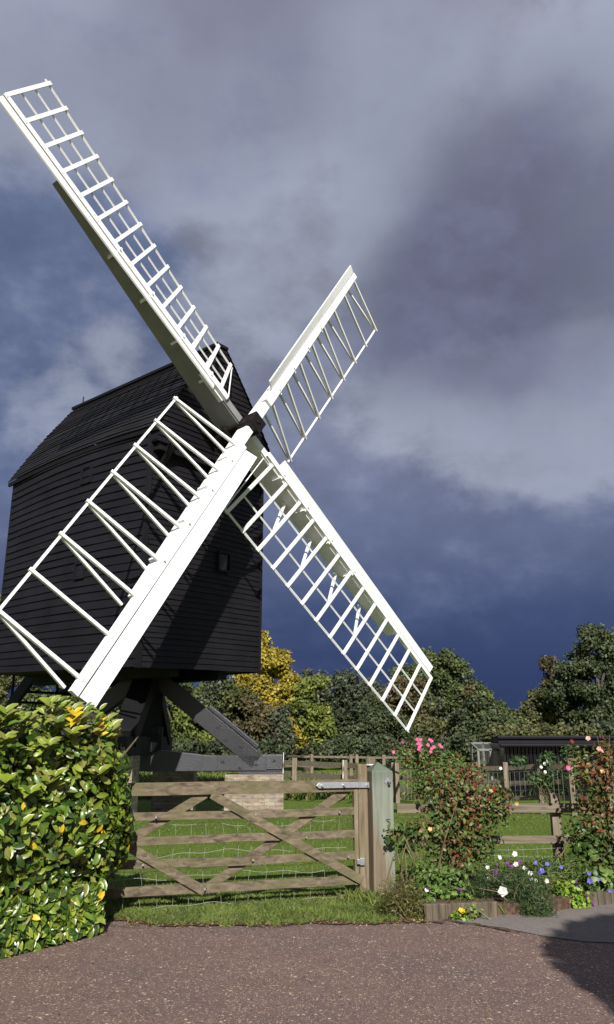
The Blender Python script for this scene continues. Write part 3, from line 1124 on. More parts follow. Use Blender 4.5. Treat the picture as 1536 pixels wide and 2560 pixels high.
# quarterbars
PT = POST + UP * (HB + .0)
bars = []
for dd, z in ((d1, Z1 + .26), (-d1, Z1 + .26), (d2, Z2 + .3), (-d2, Z2 + .3)):
    foot = POST + dd * (HALF - .62) + UP * z
    head = POST + dd * .22 + UP * (HB - .12 if dd in (d1,) or True else 0)
    mb = MB()
    mb.beam(foot, head, .36 if abs(dd.x) > .5 else .44, .36, UP)
    q = mb.build('quarterbar', M['tarq'] if abs(dd.x) > .5 else M['tarshade'], mill, bevel=.012)
    bars.append((q, dd, foot, head))
q, dd, foot, head = bars[0]
dirb = (head - foot).normalized()
upb = dirb.cross(fr).normalized()
if upb.z < 0:
    upb = -upb
mb = MB()
mb.beam(foot + dirb * .05 + upb * .235, foot + dirb * 1.42 + upb * .235, .40, .10, upb)
mb.build('weather_board', M['tarq'], q, bevel=.02)
mb = MB()
mb.beam(foot + dirb * -.1 + fr * .185, foot + dirb * 1.15 + fr * .185, .03, .33, upb)
for k in (.35, .7, 1.0):
    c = foot + dirb * k + fr * .205 + upb * (.05 if k != .7 else -.05)
    mb.box(c, (.075, .03, .075), (dirb, fr, upb))
mb.build('iron_plate', M['tarq'], q)
# main post
mb = MB()
mb.tube([POST + UP * (Z1 + .40), POST + UP * 1.9, POST + UP * (HB + .1)], [.37, .36, .34], 8)
mb.box(POST + UP * (Z2 + .46), (.66, .66, .16), (d1, d2, UP))
mb.build('main_post', M['tarshade'], mill)
# slipped chock near the far crosstree: a leaning board
MB().beam(POST - d2 * 1.2 + d1 * .15 + UP * (Z2 + .3), POST - d2 * .5 + d1 * .02 + UP * 2.5, .25, .08, d1).build('brace', M['tarshade'], mill)

# tail stair down from the rear
mb = MB()
st_top = Kr + u * (BW / 2) + bk * .05 + UP * (HB + .1)
run = bk * 3.4
sdirs = (-.62, .62)
for sgn in sdirs:
    a = st_top + u * sgn
    mb.beam(a, a + run - UP * (HB + .1 - .15), .10, .30)
    # handrail posts
for sgn in sdirs:
    for k in (.25, .6):
        a = st_top + u * sgn + (run - UP * HB) * k
        mb.beam(a, a + UP * .9, .05, .05, u)
st = mb.build('stair', M['tarshade'], mill)
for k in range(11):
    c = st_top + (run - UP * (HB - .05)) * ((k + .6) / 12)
    MB().box(c, (1.16, .30, .05), (u, bk, UP)).build('tread', M['tarshade'], st)

# --- poll end, shaft and sails
T_, PHI, O_ = 0.087, 2.479, 0.236
n_s = Vector((math.sin(A) * math.cos(T_), -math.cos(A) * math.cos(T_), math.sin(T_)))
v_s = Vector((-math.sin(A) * math.sin(T_), math.cos(A) * math.sin(T_), math.cos(T_)))
HUB = K + u * BW / 2 + nh * 1.107 + UP * 7.94
e0 = u * math.cos(PHI) + v_s * math.sin(PHI)
s0 = u * math.sin(PHI) - v_s * math.cos(PHI)
mb = MB()
mb.box(HUB + n_s * -0.09, (.37, .37, .86), (e0, s0, n_s))
mb.box(HUB + n_s * -.42, (.50, .50, .16), (e0, s0, n_s))
mb.tube([HUB + n_s * -.4, HUB - n_s * 1.4], [.22, .24], 10)
mb.tube([HUB + n_s * .33, HUB + n_s * .37], .05, 8)
mb.build('poll_end', M['iron'], mill, bevel=.02)

C_ = 1.583
W0, W1 = 0.357, 0.146
SAILS = {'UL': (0, 0, 7.464, -.024), 'UR': (-90, 1, 7.413, .243), 'LR': (-180, 0, 8.055, -.024), 'LL': (-270, 1, 7.175, .243)}
for key, (da, front, Rk, rb) in SAILS.items():
    ph = PHI + R(da) + 0.025 * front
    e = u * math.cos(ph) + v_s * math.sin(ph)
    s = u * math.sin(ph) - v_s * math.cos(ph)      # clockwise as seen from the front
    O = HUB + n_s * (O_ * front)
    ra = 0.899 if front else 0.998
    rt = Rk - rb if front else Rk + .0 - rb
    if not front:
        rt = Rk - .03

    def wv(r, ra=ra, rt=rt):
        q = (r - ra) / (rt - ra)
        return W0 + (W1 - W0) * max(0, min(1, q))

    def P(r, c, n=0.0, e=e, s=s, O=O, wv=wv):
        w = wv(r)
        return O + e * r + (s * math.cos(w) - n_s * math.sin(w)) * c + (s * math.sin(w) + n_s * math.cos(w)) * n
    # whip is the sail's own mesh
    mb = MB()
    ww = .20 if front else .14
    mb.beam(O + e * .75 - s * (.03 if front else 0), O + e * Rk - s * (.02 if front else 0), ww, .12, n_s, w1=ww * .75, h1=.09)
    sail = mb.build('sail', M['white'], mill, bevel=.006)
    # stock behind
    sr = Rk * (.72 if front else .79)
    mb = MB()
    dp = .58 if not front else .30
    off = -.05 - dp / 2
    de = .24 if not front else .16
    mb.beam(O + e * .18 + n_s * off, O + e * sr + n_s * (-.05 - de / 2), .20, dp, n_s, w1=.12, h1=de)
    mb.beam(O + e * .2 + n_s * -.03, O + e * 1.25 + n_s * -.03, .17, .05, n_s)
    mb.build('stock', M['greystock'] if key == 'UL' else M['white'], sail, bevel=.01)
    # clamps
    for r_ in (1.35, 2.3, 3.3, 4.3):
        MB().box(O + e * r_ + n_s * -.10, (.05, .27 - r_ * .01, .26), (e, s, n_s)).build('clamp', M['white'], sail)
        MB().tube([O + e * r_ + n_s * .03, O + e * r_ + n_s * .09], .018, 6).build('bolt', M['white'], sail)
    # leading board, inclined forwards on the anticlockwise side
    mb = MB()
    N = 12
    r_a, r_b = (.80 if key == 'LL' else 1.15, Rk - (.14 if key == 'LR' else .02))
    prev = None
    for k in range(N + 1):
        r_ = r_a + (r_b - r_a) * k / N
        w = wv(r_) + .12
        dirc = -s * math.cos(w) + n_s * math.sin(w)
        wid = {'LL': .285, 'UR': .21, 'LR': .19, 'UL': .24}[key]
        nn = (s * math.sin(w) + n_s * math.cos(w))
        a = O + e * r_ - s * (.145 - .02 * k / N if front else .085) + n_s * .02
        b2 = a + dirc * wid
        cur = [a - nn * .016, b2 - nn * .016, b2 + nn * .016, a + nn * .016]
        if k == 0:
            mb.add(cur, [(0, 1, 2, 3)])
        else:
            base_ = len(mb.v) - 4
            mb.v += [tuple(x) for x in cur]
            for j in range(4):
                j2 = (j + 1) % 4
                mb.f.append((base_ + j, base_ + j2, base_ + 4 + j2, base_ + 4 + j))
                mb.m.append(0)
    base_ = len(mb.v) - 4
    mb.f.append((base_ + 3, base_ + 2, base_ + 1, base_))
    mb.m.append(0)
    mb.build('leading_board', M['white'], sail)
    # bars
    nb = 8 if front else 14
    for k in range(nb):
        q = k / (nb - 1)
        r_ = ra + (rt - ra) * q
        w = wv(r_)
        nn = s * math.sin(w) + n_s * math.cos(w)
        mb = MB()
        if front:
            mb.beam(P(r_, -.02, .03), P(r_, C_ + .05, .03), .055, .05, nn)
        else:
            mb.beam(P(r_, -.04, .035), P(r_, C_ + .05, .02), .075, .035, nn)
        mb.build('sail_bar', M['white'], sail)
        if front and k != 6:
            r2 = r_ + (.16 if key == 'LL' else -.16)
            mb = MB()
            mb.beam(P(r_, C_ - .02, -.02), O + e * min(r2, Rk - .05) + n_s * -.20 + s * .06, .05, .045, nn)
            mb.build('stay', M['white'], sail)
    # hem lath
    MB().tube([P(ra - .10 + (rt - ra + .2) * k / 16, C_, -.005) for k in range(17)], .030, 4).build('hemlath', M['white'], sail)
    if not front:
        for cq in (.35, .66):
            MB().tube([P(ra + (rt - ra) * k / 13, C_ * cq, -.012) for k in range(14)], .024, 4).build('uplong', M['white'], sail)
        # backstays to the rear of the stock on every second bar
        for k in ((2, 4, 6, 8) if key == 'LR' else (12 - 11, 2)):
            r_ = ra + (rt - ra) * k / 13
            mb = MB()
            mb.beam(P(r_, C_ * .62, -.03), O + e * (r_ - .1) + n_s * -.36 + s * .1, .045, .045, n_s, w1=.07)
            mb.build('stay', M['white'], sail)
        # rod from the heel
        mb = MB()
        mb.tube([P(ra - .08, C_, 0), O + e * (ra + .05 - .3) + s * .15 - n_s * .02], .014, 5)
        mb.build('rod', M['white'], sail)
    # heel board joining whip and stock
    mb = MB()
    mb.prism([O + e * .95 + s * .10 + n_s * -.02, O + e * .78 + s * .02 + n_s * -.02, O + e * .78 - s * .12 - n_s * .02, O + e * 1.5 - s * .12 - n_s * .02, O + e * 1.5 + s * .10 - n_s * .02], n_s * -.10)
    mb.build('heel_board', M['white'], sail, bevel=.005)

# ------------------------------------------------------------------ brick piers
PIERS = [
    (POST + d1 * (HALF - .58), 1.22, .72, Z1 - .06, 'sunlit brick pier under the right end of the lower crosstree'),
    (POST - d1 * (HALF - .48), 1.28, .72, Z1 - .06, 'brick pier behind the laurel hedge under the left crosstree end'),
    (POST + d2 * (HALF - .45) + d1 * -.25, .72 + .35, .72, Z2, 'taller brick pier beside the laurel hedge under the near crosstree end'),
    (POST - d2 * (HALF - .45) + d1 * .35, .98, .72, Z2, 'shaded brick pier under the far end of the upper crosstree'),
]
for c, wx, wy, zt, lab in PIERS:
    z0 = gz(c.x, c.y)
    mb = MB()
    mb.box((c.x, c.y, (zt + z0 - .3) / 2), (wx, wy, zt - z0 + .3), (d1, -d2, UP))
    ob = mb.build('brick_pier', M['brick'], loc=(c.x, c.y, z0), bevel=.008, uvbox=True)
    tag(ob, lab, 'brick pier', 'brick piers under the mill')

# ------------------------------------------------------------------ field gate
ga = Vector((.957, .29, 0)).normalized()
gn = Vector((ga.y, -ga.x, 0))
G0 = Vector((-1.63, 8.11, 0))
HEEL = 2.31
gate = thing('field_gate', (G0.x + ga.x * .7, G0.y + ga.y * .7, 0), 'weathered five bar wooden field gate across the lawn entrance', 'gate')
LEFT = -.98
rails = [(.15, .235), (.385, .465), (.595, .67), (.815, .89), (1.045, 1.167)]


def gp(sv, z, n=0.0):
    return G0 + ga * sv + gn * n + UP * z


for i, (z0, z1) in enumerate(rails):
    mb = MB()
    segs = 8
    for k in range(segs):
        pass
    sag = [0.0, .006, -.004, .004, 0][i]
    ptsr = [LEFT + (HEEL - .02 - LEFT) * k / 8 for k in range(9)]
    rows = []
    for sv in ptsr:
        qz = sag * math.sin((sv - LEFT) * 2.2) + float(gg.normal(0, .0015))
        for nn_, zz_ in ((.018, z0), (.018, z1), (-.018, z1), (-.018, z0)):
            rows.append(gp(sv, zz_ + qz, nn_))
    fs_ = []
    for k in range(8):
        for j in range(4):
            j2 = (j + 1) % 4
            fs_.append((k * 4 + j, k * 4 + j2, k * 4 + 4 + j2, k * 4 + 4 + j))
    fs_ += [(3, 2, 1, 0), (32, 33, 34, 35)]
    mb.add(rows, fs_)
    r_ = mb.build('rail', M['gatewood'], gate, bevel=.004)
mb = MB()
mb.box(gp(HEEL - .0, .695, 0), (.105, .075, 1.25), (ga, gn, UP))
mb.build('heel_stile', M['stilewood'], gate, bevel=.01)
mb = MB()
mb.box(gp(HEEL - .075, .62, -.01), (.045, .06, .95), (ga, gn, UP))
mb.build('stile_batten', M['stilewood'], gate, bevel=.004)
mb = MB()
mb.box(gp(LEFT, .64, 0), (.08, .075, 1.14), (ga, gn, UP))
mb.build('toe_stile', M['stilewood'], gate, bevel=.01)
# braces: two X pairs; front set proud of the rails, rear set behind them
MIDV = .68


def brace(sa, za, sb, zb, n, w=.085):
    mbx = MB()
    mbx.beam(gp(sa, za, n), gp(sb, zb, n), .026, w, gn.cross(ga))
    return mbx.build('brace', M['gatewood'], gate, bevel=.003)


brace(MIDV + .02, 1.05, HEEL - .03, .19, .034)
brace(LEFT + .1, 1.05 + .0, MIDV - .02, .17, .036)
brace(MIDV - .03, 1.05, LEFT + .1, .19, -.033)
brace(HEEL - .16, 1.06, MIDV + .02, .19, -.034)
# bolts where braces cross rails
for (sv, z) in ((MIDV - .02, .19), (MIDV + 1.0, .62), (MIDV + .47, .85), (MIDV + 1.45, .42), (MIDV - .62, .43), (MIDV + .45, .43), (MIDV + 1.36, .85), (MIDV - .52, .85)):
    mb = MB()
    mb.tube([gp(sv, z, .045), gp(sv, z, .058)], .010, 8)
    mb.build('bolt', M['galv'], gate)
# hinge strap and lower bracket
mb = MB()
zs = 1.112
mb.prism([gp(HEEL - .52, zs, .023), gp(HEEL - .49, zs - .026, .023), gp(HEEL + .05, zs - .026, .023), gp(HEEL + .05, zs + .03, .023), gp(HEEL - .49, zs + .03, .023)], gn * .026)
strap = mb.build('hinge_strap', M['galv'], gate, bevel=.002)
mb = MB()
mb.box(gp(HEEL, zs + .002, .052), (.12, .022, .056), (ga, gn, UP))
mb.build('hinge_plate', M['galv'], strap)
for sv in (HEEL - .46, HEEL - .22, HEEL + .035):
    MB().tube([gp(sv, zs + .002, .045), gp(sv, zs + .002, .078)], .013, 8).build('bolt', M['galv'], strap)
mb = MB()
mb.box(gp(HEEL - .03, .37, .052), (.05, .03, .07), (ga, gn, UP))
mb.box(gp(HEEL - .07, .37, .02), (.03, .08, .05), (ga, gn, UP))
mb.build('lower_bracket', M['galv'], gate, bevel=.004)
# sheep netting tied to the back of the gate
mb = MB()
wr = np.random.default_rng(9)
for z, amp in ((.03, .012), (.13, .006), (.30, .012), (.36, .004), (.50, .012), (.755, .014)):
    ph_ = wr.uniform(0, 6)
    ptsw = [gp(sv, z + 1.5 * amp * math.sin(sv * 4.1 + ph_) + amp * math.sin(sv * 13 + ph_ * 2), -.05) for sv in np.arange(LEFT, HEEL - .1, .08)]
    mb.tube(ptsw, .0019, 4, cap=False)
for sv in np.arange(LEFT + .1, HEEL - .1, .155):
    x0 = sv + wr.normal(0, .008)
    ptsw = [gp(x0 + .012 * math.sin(z * 9 + sv * 3) + wr.normal(0, .004), z, -.05) for z in np.linspace(.02, .77, 8)]
    mb.tube(ptsw, .0015, 4, cap=False)
mb.build('wire_netting', M['wire'], gate)

# gate post
pa = ga
PC = gp(HEEL + .185, 0, .0)
post = thing('gate_post', PC, 'thick green stained gate post with pointed top beside the gate hinges', 'gate post')
post.rotation_euler = (0, 0, math.atan2(ga.y, ga.x))
hw = .118
vv = [(-hw, -hw * 1.1, -.3), (hw, -hw * 1.1, -.3), (hw, hw * 1.1, -.3), (-hw, hw * 1.1, -.3)]
vv += [(x, y, 1.25) for x, y, _ in vv] + [(0, 0, 1.345)]
ff = [(3, 2, 1, 0), (0, 1, 5, 4), (1, 2, 6, 5), (2, 3, 7, 6), (3, 0, 4, 7), (4, 5, 8), (5, 6, 8), (6, 7, 8), (7, 4, 8)]


def local_part(name, mbx, mat, par, bevel=0):
    me = bpy.data.meshes.new(name)
    me.from_pydata([tuple(p) for p in mbx.v], [], mbx.f)
    me.materials.append(mat)
    ob = bpy.data.objects.new(name, me)
    scene.collection.objects.link(ob)
    ob.parent = par
    if bevel:
        bv = ob.modifiers.new('bevel', 'BEVEL')
        bv.width = bevel
        bv.segments = 2
    return ob


local_part('post_body', MB().add(vv, ff), M['post'], post, .008)
yv = -hw * 1.1
mb = MB()
mb.prism([(.055, yv - .002, 1.145 - .045), (.055 + .038, yv - .002, 1.145), (.055, yv - .002, 1.145 + .045), (.055 - .038, yv - .002, 1.145)], (0, -.006, 0))
local_part('washer_plate', mb, M['galv'], post)
mb = MB()
mb.tube([(.058, yv - .006, 1.14), (.062, yv - .05, 1.132)], .015, 8)
local_part('bolt', mb, M['bolt'], post)

# ------------------------------------------------------------------ near fence, right of the post
fl = thing('rail_fence', (2.0, 9.2, 0), 'near wooden rail fence running right from the green gate post behind the roses', 'fence')
f0, f1 = Vector((.98, 9.12, 0)), Vector((5.2, 9.3, 0))
fdv = (f1 - f0).normalized()
fnv = Vector((fdv.y, -fdv.x, 0))
for z0, z1 in ((.80, .895), (.485, .565), (.10, .18)):
    mb = MB()
    a = f0 + UP * ((z0 + z1) / 2)
    b2 = f1 + UP * ((z0 + z1) / 2 + .0)
    mb.beam(a, a.lerp(b2, .5), .035, z1 - z0)
    mb.beam(a.lerp(b2, .5), b2, .035, z1 - z0)
    mb.build('rail', M['fencewood'], fl, bevel=.004)
for px in (1394,):
    x = at(px, 2100, 9.3).x
    for xx in (x, x + 1.75):
        mb = MB()
        mb.box((xx, 9.3 - .0, .45), (.10, .09, 1.08))
        mb.build('post', M['postwood'], fl, bevel=.006)
mb = MB()
ptsw = [Vector((x, 9.20, .50 + .03 * math.sin(x * 3.1) + .012 * math.sin(x * 9))) for x in np.arange(1.05, 3.6, .08)]
mb.tube(ptsw, .0025, 4, cap=False)
for z_ in (.22, .36, .43):
    mb.tube([Vector((x, 9.20, z_ + .012 * math.sin(x * 4 + z_ * 20))) for x in np.arange(1.05, 3.6, .1)], .0018, 4, cap=False)
for x in np.arange(1.1, 3.6, .155):
    mb.tube([Vector((x, 9.2, .05)), Vector((x + .01, 9.2, .3)), Vector((x, 9.2, .50 + .03 * math.sin(x * 3.1)))], .0014, 4, cap=False)
mb.build('wire_netting', M['wire'], fl)


# ------------------------------------------------------------------ fences across the lawn
def fence(name, label, posts, rail_z, rail_h, post_h, pw=.11, wire=False, mats=('fencewood', 'postwood')):
    """posts: list of (x, y)"""
    c = posts[len(posts) // 2]
    root = thing(name, (c[0], c[1], gz(*c)), label, 'fence', 'post and rail fences across the lawn')
    for (x, y) in posts:
        z = gz(x, y)
        MB().box((x, y, z + post_h / 2 - .1), (pw, pw, post_h + .2)).build('post', M[mats[1]], root, bevel=.008)
    for (a, b2) in zip(posts, posts[1:]):
        dv_ = Vector((b2[0] - a[0], b2[1] - a[1], 0)).normalized()
        sd_ = Vector((dv_.y, -dv_.x, 0))
        if sd_.y > 0:
            sd_ = -sd_
        o_ = sd_ * -(pw / 2 + .02)
        for z in rail_z:
            MB().beam(Vector((a[0], a[1], gz(*a) + z + float(gg.normal(0, .008)))) + o_, Vector((b2[0], b2[1], gz(*b2) + z + float(gg.normal(0, .008)))) + o_, .035, rail_h).build('rail', M[mats[0]], root)
    if wire:
        mb = MB()
        for (a, b2) in zip(posts, posts[1:]):
            A_ = Vector((a[0], a[1] + .03, gz(*a)))
            B_ = Vector((b2[0], b2[1] + .03, gz(*b2)))
            for z in (.15, .32, .5, .7, .9):
                mb.tube([A_ + UP * z, B_ + UP * z], .004, 3, cap=False)
            L_ = (B_ - A_).length
            for k in range(int(L_ / .16)):
                q_ = A_.lerp(B_, k * .16 / L_)
                mb.tube([q_ + UP * .1, q_ + UP * .9], .003, 3, cap=False)
        mb.build('wire_netting', M['wire'], root)
    return root


def pxy(px, Y):
    p = at(px, 1900, Y)
    return (p.x, Y)


fence('paddock_fence', 'three rail fence running from behind the green gate post towards the shed and roses',
      [pxy(992, 22.9), pxy(1132, 20.8), pxy(1262, 19.2), pxy(1347, 18.2), pxy(1424, 17.2), pxy(1530, 16.0)], (.98, .66, .34), .10, 1.13, wire=True)
fence('paddock_fence', 'weathered rail fence behind the gate left of the green gate post, its left post dark',
      [pxy(640, 30.5), pxy(737, 28.3), pxy(862, 25.8), pxy(985, 23.3)], (.88, .52), .16, 1.05, pw=.17)
fence('paddock_fence', 'far thin rail fence seen just over the weathered fence behind the gate',
      [pxy(705, 33.5), pxy(780, 33), pxy(878, 32.5), pxy(893, 32.4), pxy(960, 32), pxy(1062, 31.5)], (.98, .62), .08, 1.08, pw=.12)
sp_ = pxy(927, 24.6)
stp = thing('short_post', (sp_[0], sp_[1], -.15), 'round wooden post with a white band standing above the far fence', 'post')
MB().tube([(sp_[0], sp_[1], -.3), (sp_[0], sp_[1], 1.02)], .15, 12).build('shaft', M['postwood'], stp, bevel=.01)
MB().tube([(sp_[0], sp_[1], .78), (sp_[0], sp_[1], .82)], .158, 12).build('white_band', M['white'], stp)
for i, (px, Y, z0, z1, lab) in enumerate(((707, 24.5, 0.2, 1.15, 'thin white electric fence stake right of the sunlit brick pier'), (856, 24, .55, .95, 'short white stake beside the second weathered fence post'))):
    p = pxy(px, Y)
    ob = MB().tube([(p[0], p[1], -.15 + 0 * z0), (p[0] + .02, p[1], z1 * .6), (p[0] + .03, p[1], z1)], [.010, .012, .010], 6).build('fence_stake', M['white'], loc=(p[0], p[1], -.15))
    tag(ob, lab, 'stake', 'white electric fence stakes')

# ------------------------------------------------------------------ shed and cage
SY = 24.0
xl = at(1262, 1900, SY).x
shed = thing('shed', (xl + 3, SY + 1, -.15), 'low black corrugated iron shed behind the roses at the right', 'shed')
mb = MB()
prof = []
nseg = 0
x = xl
amp, per = .035, .112
vs_, fs_ = [], []
k = 0
while x < xl + 7.5:
    y_ = SY + amp * math.sin(2 * math.pi * (x - xl) / per)
    vs_ += [(x, y_, -.15), (x, y_, 1.42)]
    x += per / 6
    k += 1
for i in range(k - 1):
    fs_.append((2 * i, 2 * i + 2, 2 * i + 3, 2 * i + 1))
mb.add(vs_, fs_)
mb.box((xl + .02, SY + 1.25, .63), (.05, 2.5, 1.56))
mb.box((xl + 7.5, SY + 1.25, .63), (.05, 2.5, 1.56))
mb.box((xl + 3.75, SY + 2.5, .63), (7.45, .05, 1.56))
mb.build('wall', M['sheet'], shed)
mb = MB()
mb.prism([(xl - .18, SY - .22, 1.46), (xl - .18, SY - .22, 1.60), (xl + .2, SY + 2.7, 1.50), (xl + .2, SY + 2.7, 1.40)], (7.7, 0, 0))
mb.build('roof', M['shedroof'], shed)
mb = MB()
mb.box((xl + 3.7, SY - .20, 1.47), (7.8, .05, .24))
mb.tube([(xl - .16, SY - .27, 1.36), (xl + 7.6, SY - .27, 1.36)], .055, 10)
mb.tube([(xl - .22, SY - .24, 1.58), (xl + 7.6, SY - .24, 1.58)], .06, 10)
mb.build('gutter', M['shedroof'], shed, smooth=False)
# cage
cx0, cx1, CY = at(1197, 1900, 25).x, at(1258, 1900, 25).x, 25.0
cage = thing('wire_cage', ((cx0 + cx1) / 2, CY, -.15), 'pale wire mesh cage standing at the left end of the shed', 'cage')
mb = MB()
for x in (cx0, (cx0 + cx1) / 2, cx1):
    for y in (CY, CY + 1.0):
        mb.beam((x, y, -.15), (x, y, 1.22 + .18 * (y - CY)), .06, .06, (0, 1, 0))
for y in (CY, CY + 1.0):
    mb.beam((cx0, y, 1.22 + .18 * (y - CY)), (cx1, y, 1.22 + .18 * (y - CY)), .06, .06)
for x in (cx0, cx1):
    mb.beam((x, CY, 1.22), (x, CY + 1, 1.4), .05, .05)
mb.build('frame', M['mesh'], cage)
mb = MB()
for k in range(22):
    z = -.1 + k * .06
    mb.tube([(cx0, CY, z), (cx1, CY, z)], .004, 3, cap=False)
    mb.tube([(cx0, CY, z), (cx0, CY + 1, z)], .004, 3, cap=False)
for k in range(int((cx1 - cx0) / .05)):
    x = cx0 + k * .05
    mb.tube([(x, CY, -.1), (x, CY, 1.22), (x, CY + 1, 1.4)], .004, 3, cap=False)
for k in range(12):
    y = CY + k * .085
    mb.tube([(cx0, y, 1.22 + .18 * (y - CY)), (cx1, y, 1.22 + .18 * (y - CY))], .004, 3, cap=False)
mb.build('mesh', M['mesh'], cage)

# ------------------------------------------------------------------ laurel hedge
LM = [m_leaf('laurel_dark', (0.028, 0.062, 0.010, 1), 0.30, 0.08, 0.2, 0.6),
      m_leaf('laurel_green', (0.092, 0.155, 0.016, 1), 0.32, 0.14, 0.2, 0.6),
      m_leaf('laurel_light', (0.22, 0.285, 0.034, 1), 0.36, 0.22, 0.2, 0.5),
      m_leaf('laurel_olive', (0.21, 0.22, 0.055, 1), 0.35, 0.22, 0.2, 0.5),
      m_leaf('laurel_yellow', (0.62, 0.44, 0.022, 1), 0.35, 0.2, 0.15, 0.5)]


def hedge_leaves(root, corners_fn, n, g, size=.098, mats=LM):
    P, N, top, hd = corners_fn(n, g)
    vs, fs = leaf_arrays(P, N, size, .44, fold=.35, jit=.42, seg=2, droop=(0, -.1, .1), g=g)
    r_ = g.random(len(P))
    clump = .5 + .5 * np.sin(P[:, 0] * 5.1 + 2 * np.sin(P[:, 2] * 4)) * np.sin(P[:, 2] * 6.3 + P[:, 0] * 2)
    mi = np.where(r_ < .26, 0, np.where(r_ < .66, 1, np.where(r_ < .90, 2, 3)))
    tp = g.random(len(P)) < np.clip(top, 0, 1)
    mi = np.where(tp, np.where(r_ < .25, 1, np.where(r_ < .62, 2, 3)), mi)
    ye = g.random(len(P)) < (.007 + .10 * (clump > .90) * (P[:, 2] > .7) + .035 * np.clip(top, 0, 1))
    mi = np.where(ye, 4, mi)
    return vs, fs, np.repeat(mi, 8)


HX0, HX1 = -4.6, -1.80


def hfront(x):
    return np.clip(7.34 - 1.35 * (-1.80 - x), 5.0, 9)



def laurel(n, g):
    # rounded block: parametrise by (front face, right side, top)
    P = np.zeros((n, 3))
    N = np.zeros((n, 3))
    kind = g.choice(3, n, p=[.62, .20, .18])
    a, b_ = g.random(n), g.random(n)
    H = 1.70
    # front: runs from (-4.6,6.25) to (-1.72,7.30)
    fx = HX0 + (HX1 - HX0) * a
    fy = hfront(fx)
    fz = .03 + (H - .03) * b_
    # inset low down, bulge mid
    bul = .14 * np.sin(math.pi * np.clip(b_, 0, 1)) - .10 * (b_ < .25) * (.25 - b_) / .25
    und = .09 * np.sin(fx * 5.2 + fz * 3) + .08 * np.sin(fz * 6.5 + fx * 2) + .05 * np.sin(fx * 13 + fz * 9)
    Pf = np.stack([fx + .6 * (bul + und), fy - .7 * (bul + und), fz], 1)
    Nf = np.tile([.62, -.76, .12], (n, 1))
    Nf[:, 2] += .9 * np.clip((b_ - .8) / .2, 0, 1)
    # right side
    sx = HX1 + .06 + .10 * np.sin(math.pi * np.clip((b_ - .1) / .9, 0, 1)) + .04 * np.sin(fz * 6 + a * 4) - .14 * np.clip((.35 - b_) / .35, 0, 1) - .16 * np.clip((b_ - .85) / .15, 0, 1) ** 2
    Ps = np.stack([sx, 7.30 + .50 * a, fz], 1)
    Ns = np.tile([.95, -.1, .2], (n, 1))
    # top
    Pt = np.stack([fx, np.minimum(fy + 1.0 * b_, 7.75), H - .10 * np.clip((-2.35 - fx) / .5, 0, 1) + .07 * np.exp(-((fx + 2.1) / .22) ** 2) + .05 * np.sin(fx * 3.3) + .05 * np.sin(fx * 9 + b_ * 5)], 1)
    Nt = np.tile([0, -.25, .95], (n, 1))
    for k, (p_, n_) in enumerate(((Pf, Nf), (Ps, Ns), (Pt, Nt))):
        s_ = kind == k
        P[s_] = p_[s_]
        N[s_] = n_[s_]
    rb_ = np.clip((P[:, 2] - (H - .28)) / .3, 0, 1) ** 2 * (kind == 0)
    P[:, 1] += .22 * rb_
    P[:, 0] -= .05 * rb_
    P[:, 2] -= (.12 * np.clip(1 - (P[:, 1] - hfront(P[:, 0])) / .35, 0, 1) * (kind == 2))
    # round off the corner to the right top
    cr = np.clip((P[:, 0] - (HX1 - .30)) / .4, 0, 1) * np.clip((P[:, 2] - 1.35) / .45, 0, 1)
    P[:, 2] -= .26 * cr
    P -= N * (g.random(n) ** 1.5 * .30)[:, None]
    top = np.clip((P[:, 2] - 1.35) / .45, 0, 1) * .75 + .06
    return P, N, top, None


g = np.random.default_rng(21)
hedge = thing('laurel_hedge', (-2.9, 7.2, 0), 'glossy green and yellow cherry laurel hedge in the left foreground', 'hedge')
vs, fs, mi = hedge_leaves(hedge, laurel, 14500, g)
a_ = g.random(1500)
fx_ = -3.4 + (HX1 + .02 + 3.4) * a_
P2 = np.stack([fx_ + .05, hfront(fx_) - .04 - .08 * g.random(1500), .02 + .38 * g.random(1500)], 1)
v2, f2 = leaf_arrays(P2, np.tile([.5, -.8, .3], (1500, 1)), .10, .44, fold=.35, jit=.5, seg=2, droop=(0, -.1, -.4), g=g)
fs = np.concatenate([fs, f2 + len(vs)])
vs = np.concatenate([vs, v2])
mi = np.concatenate([mi, np.repeat(g.choice(5, 1500, p=[.3, .42, .2, .06, .02]), 8)])
quads_object('foliage', vs, fs, LM, mi, hedge, smooth=True)
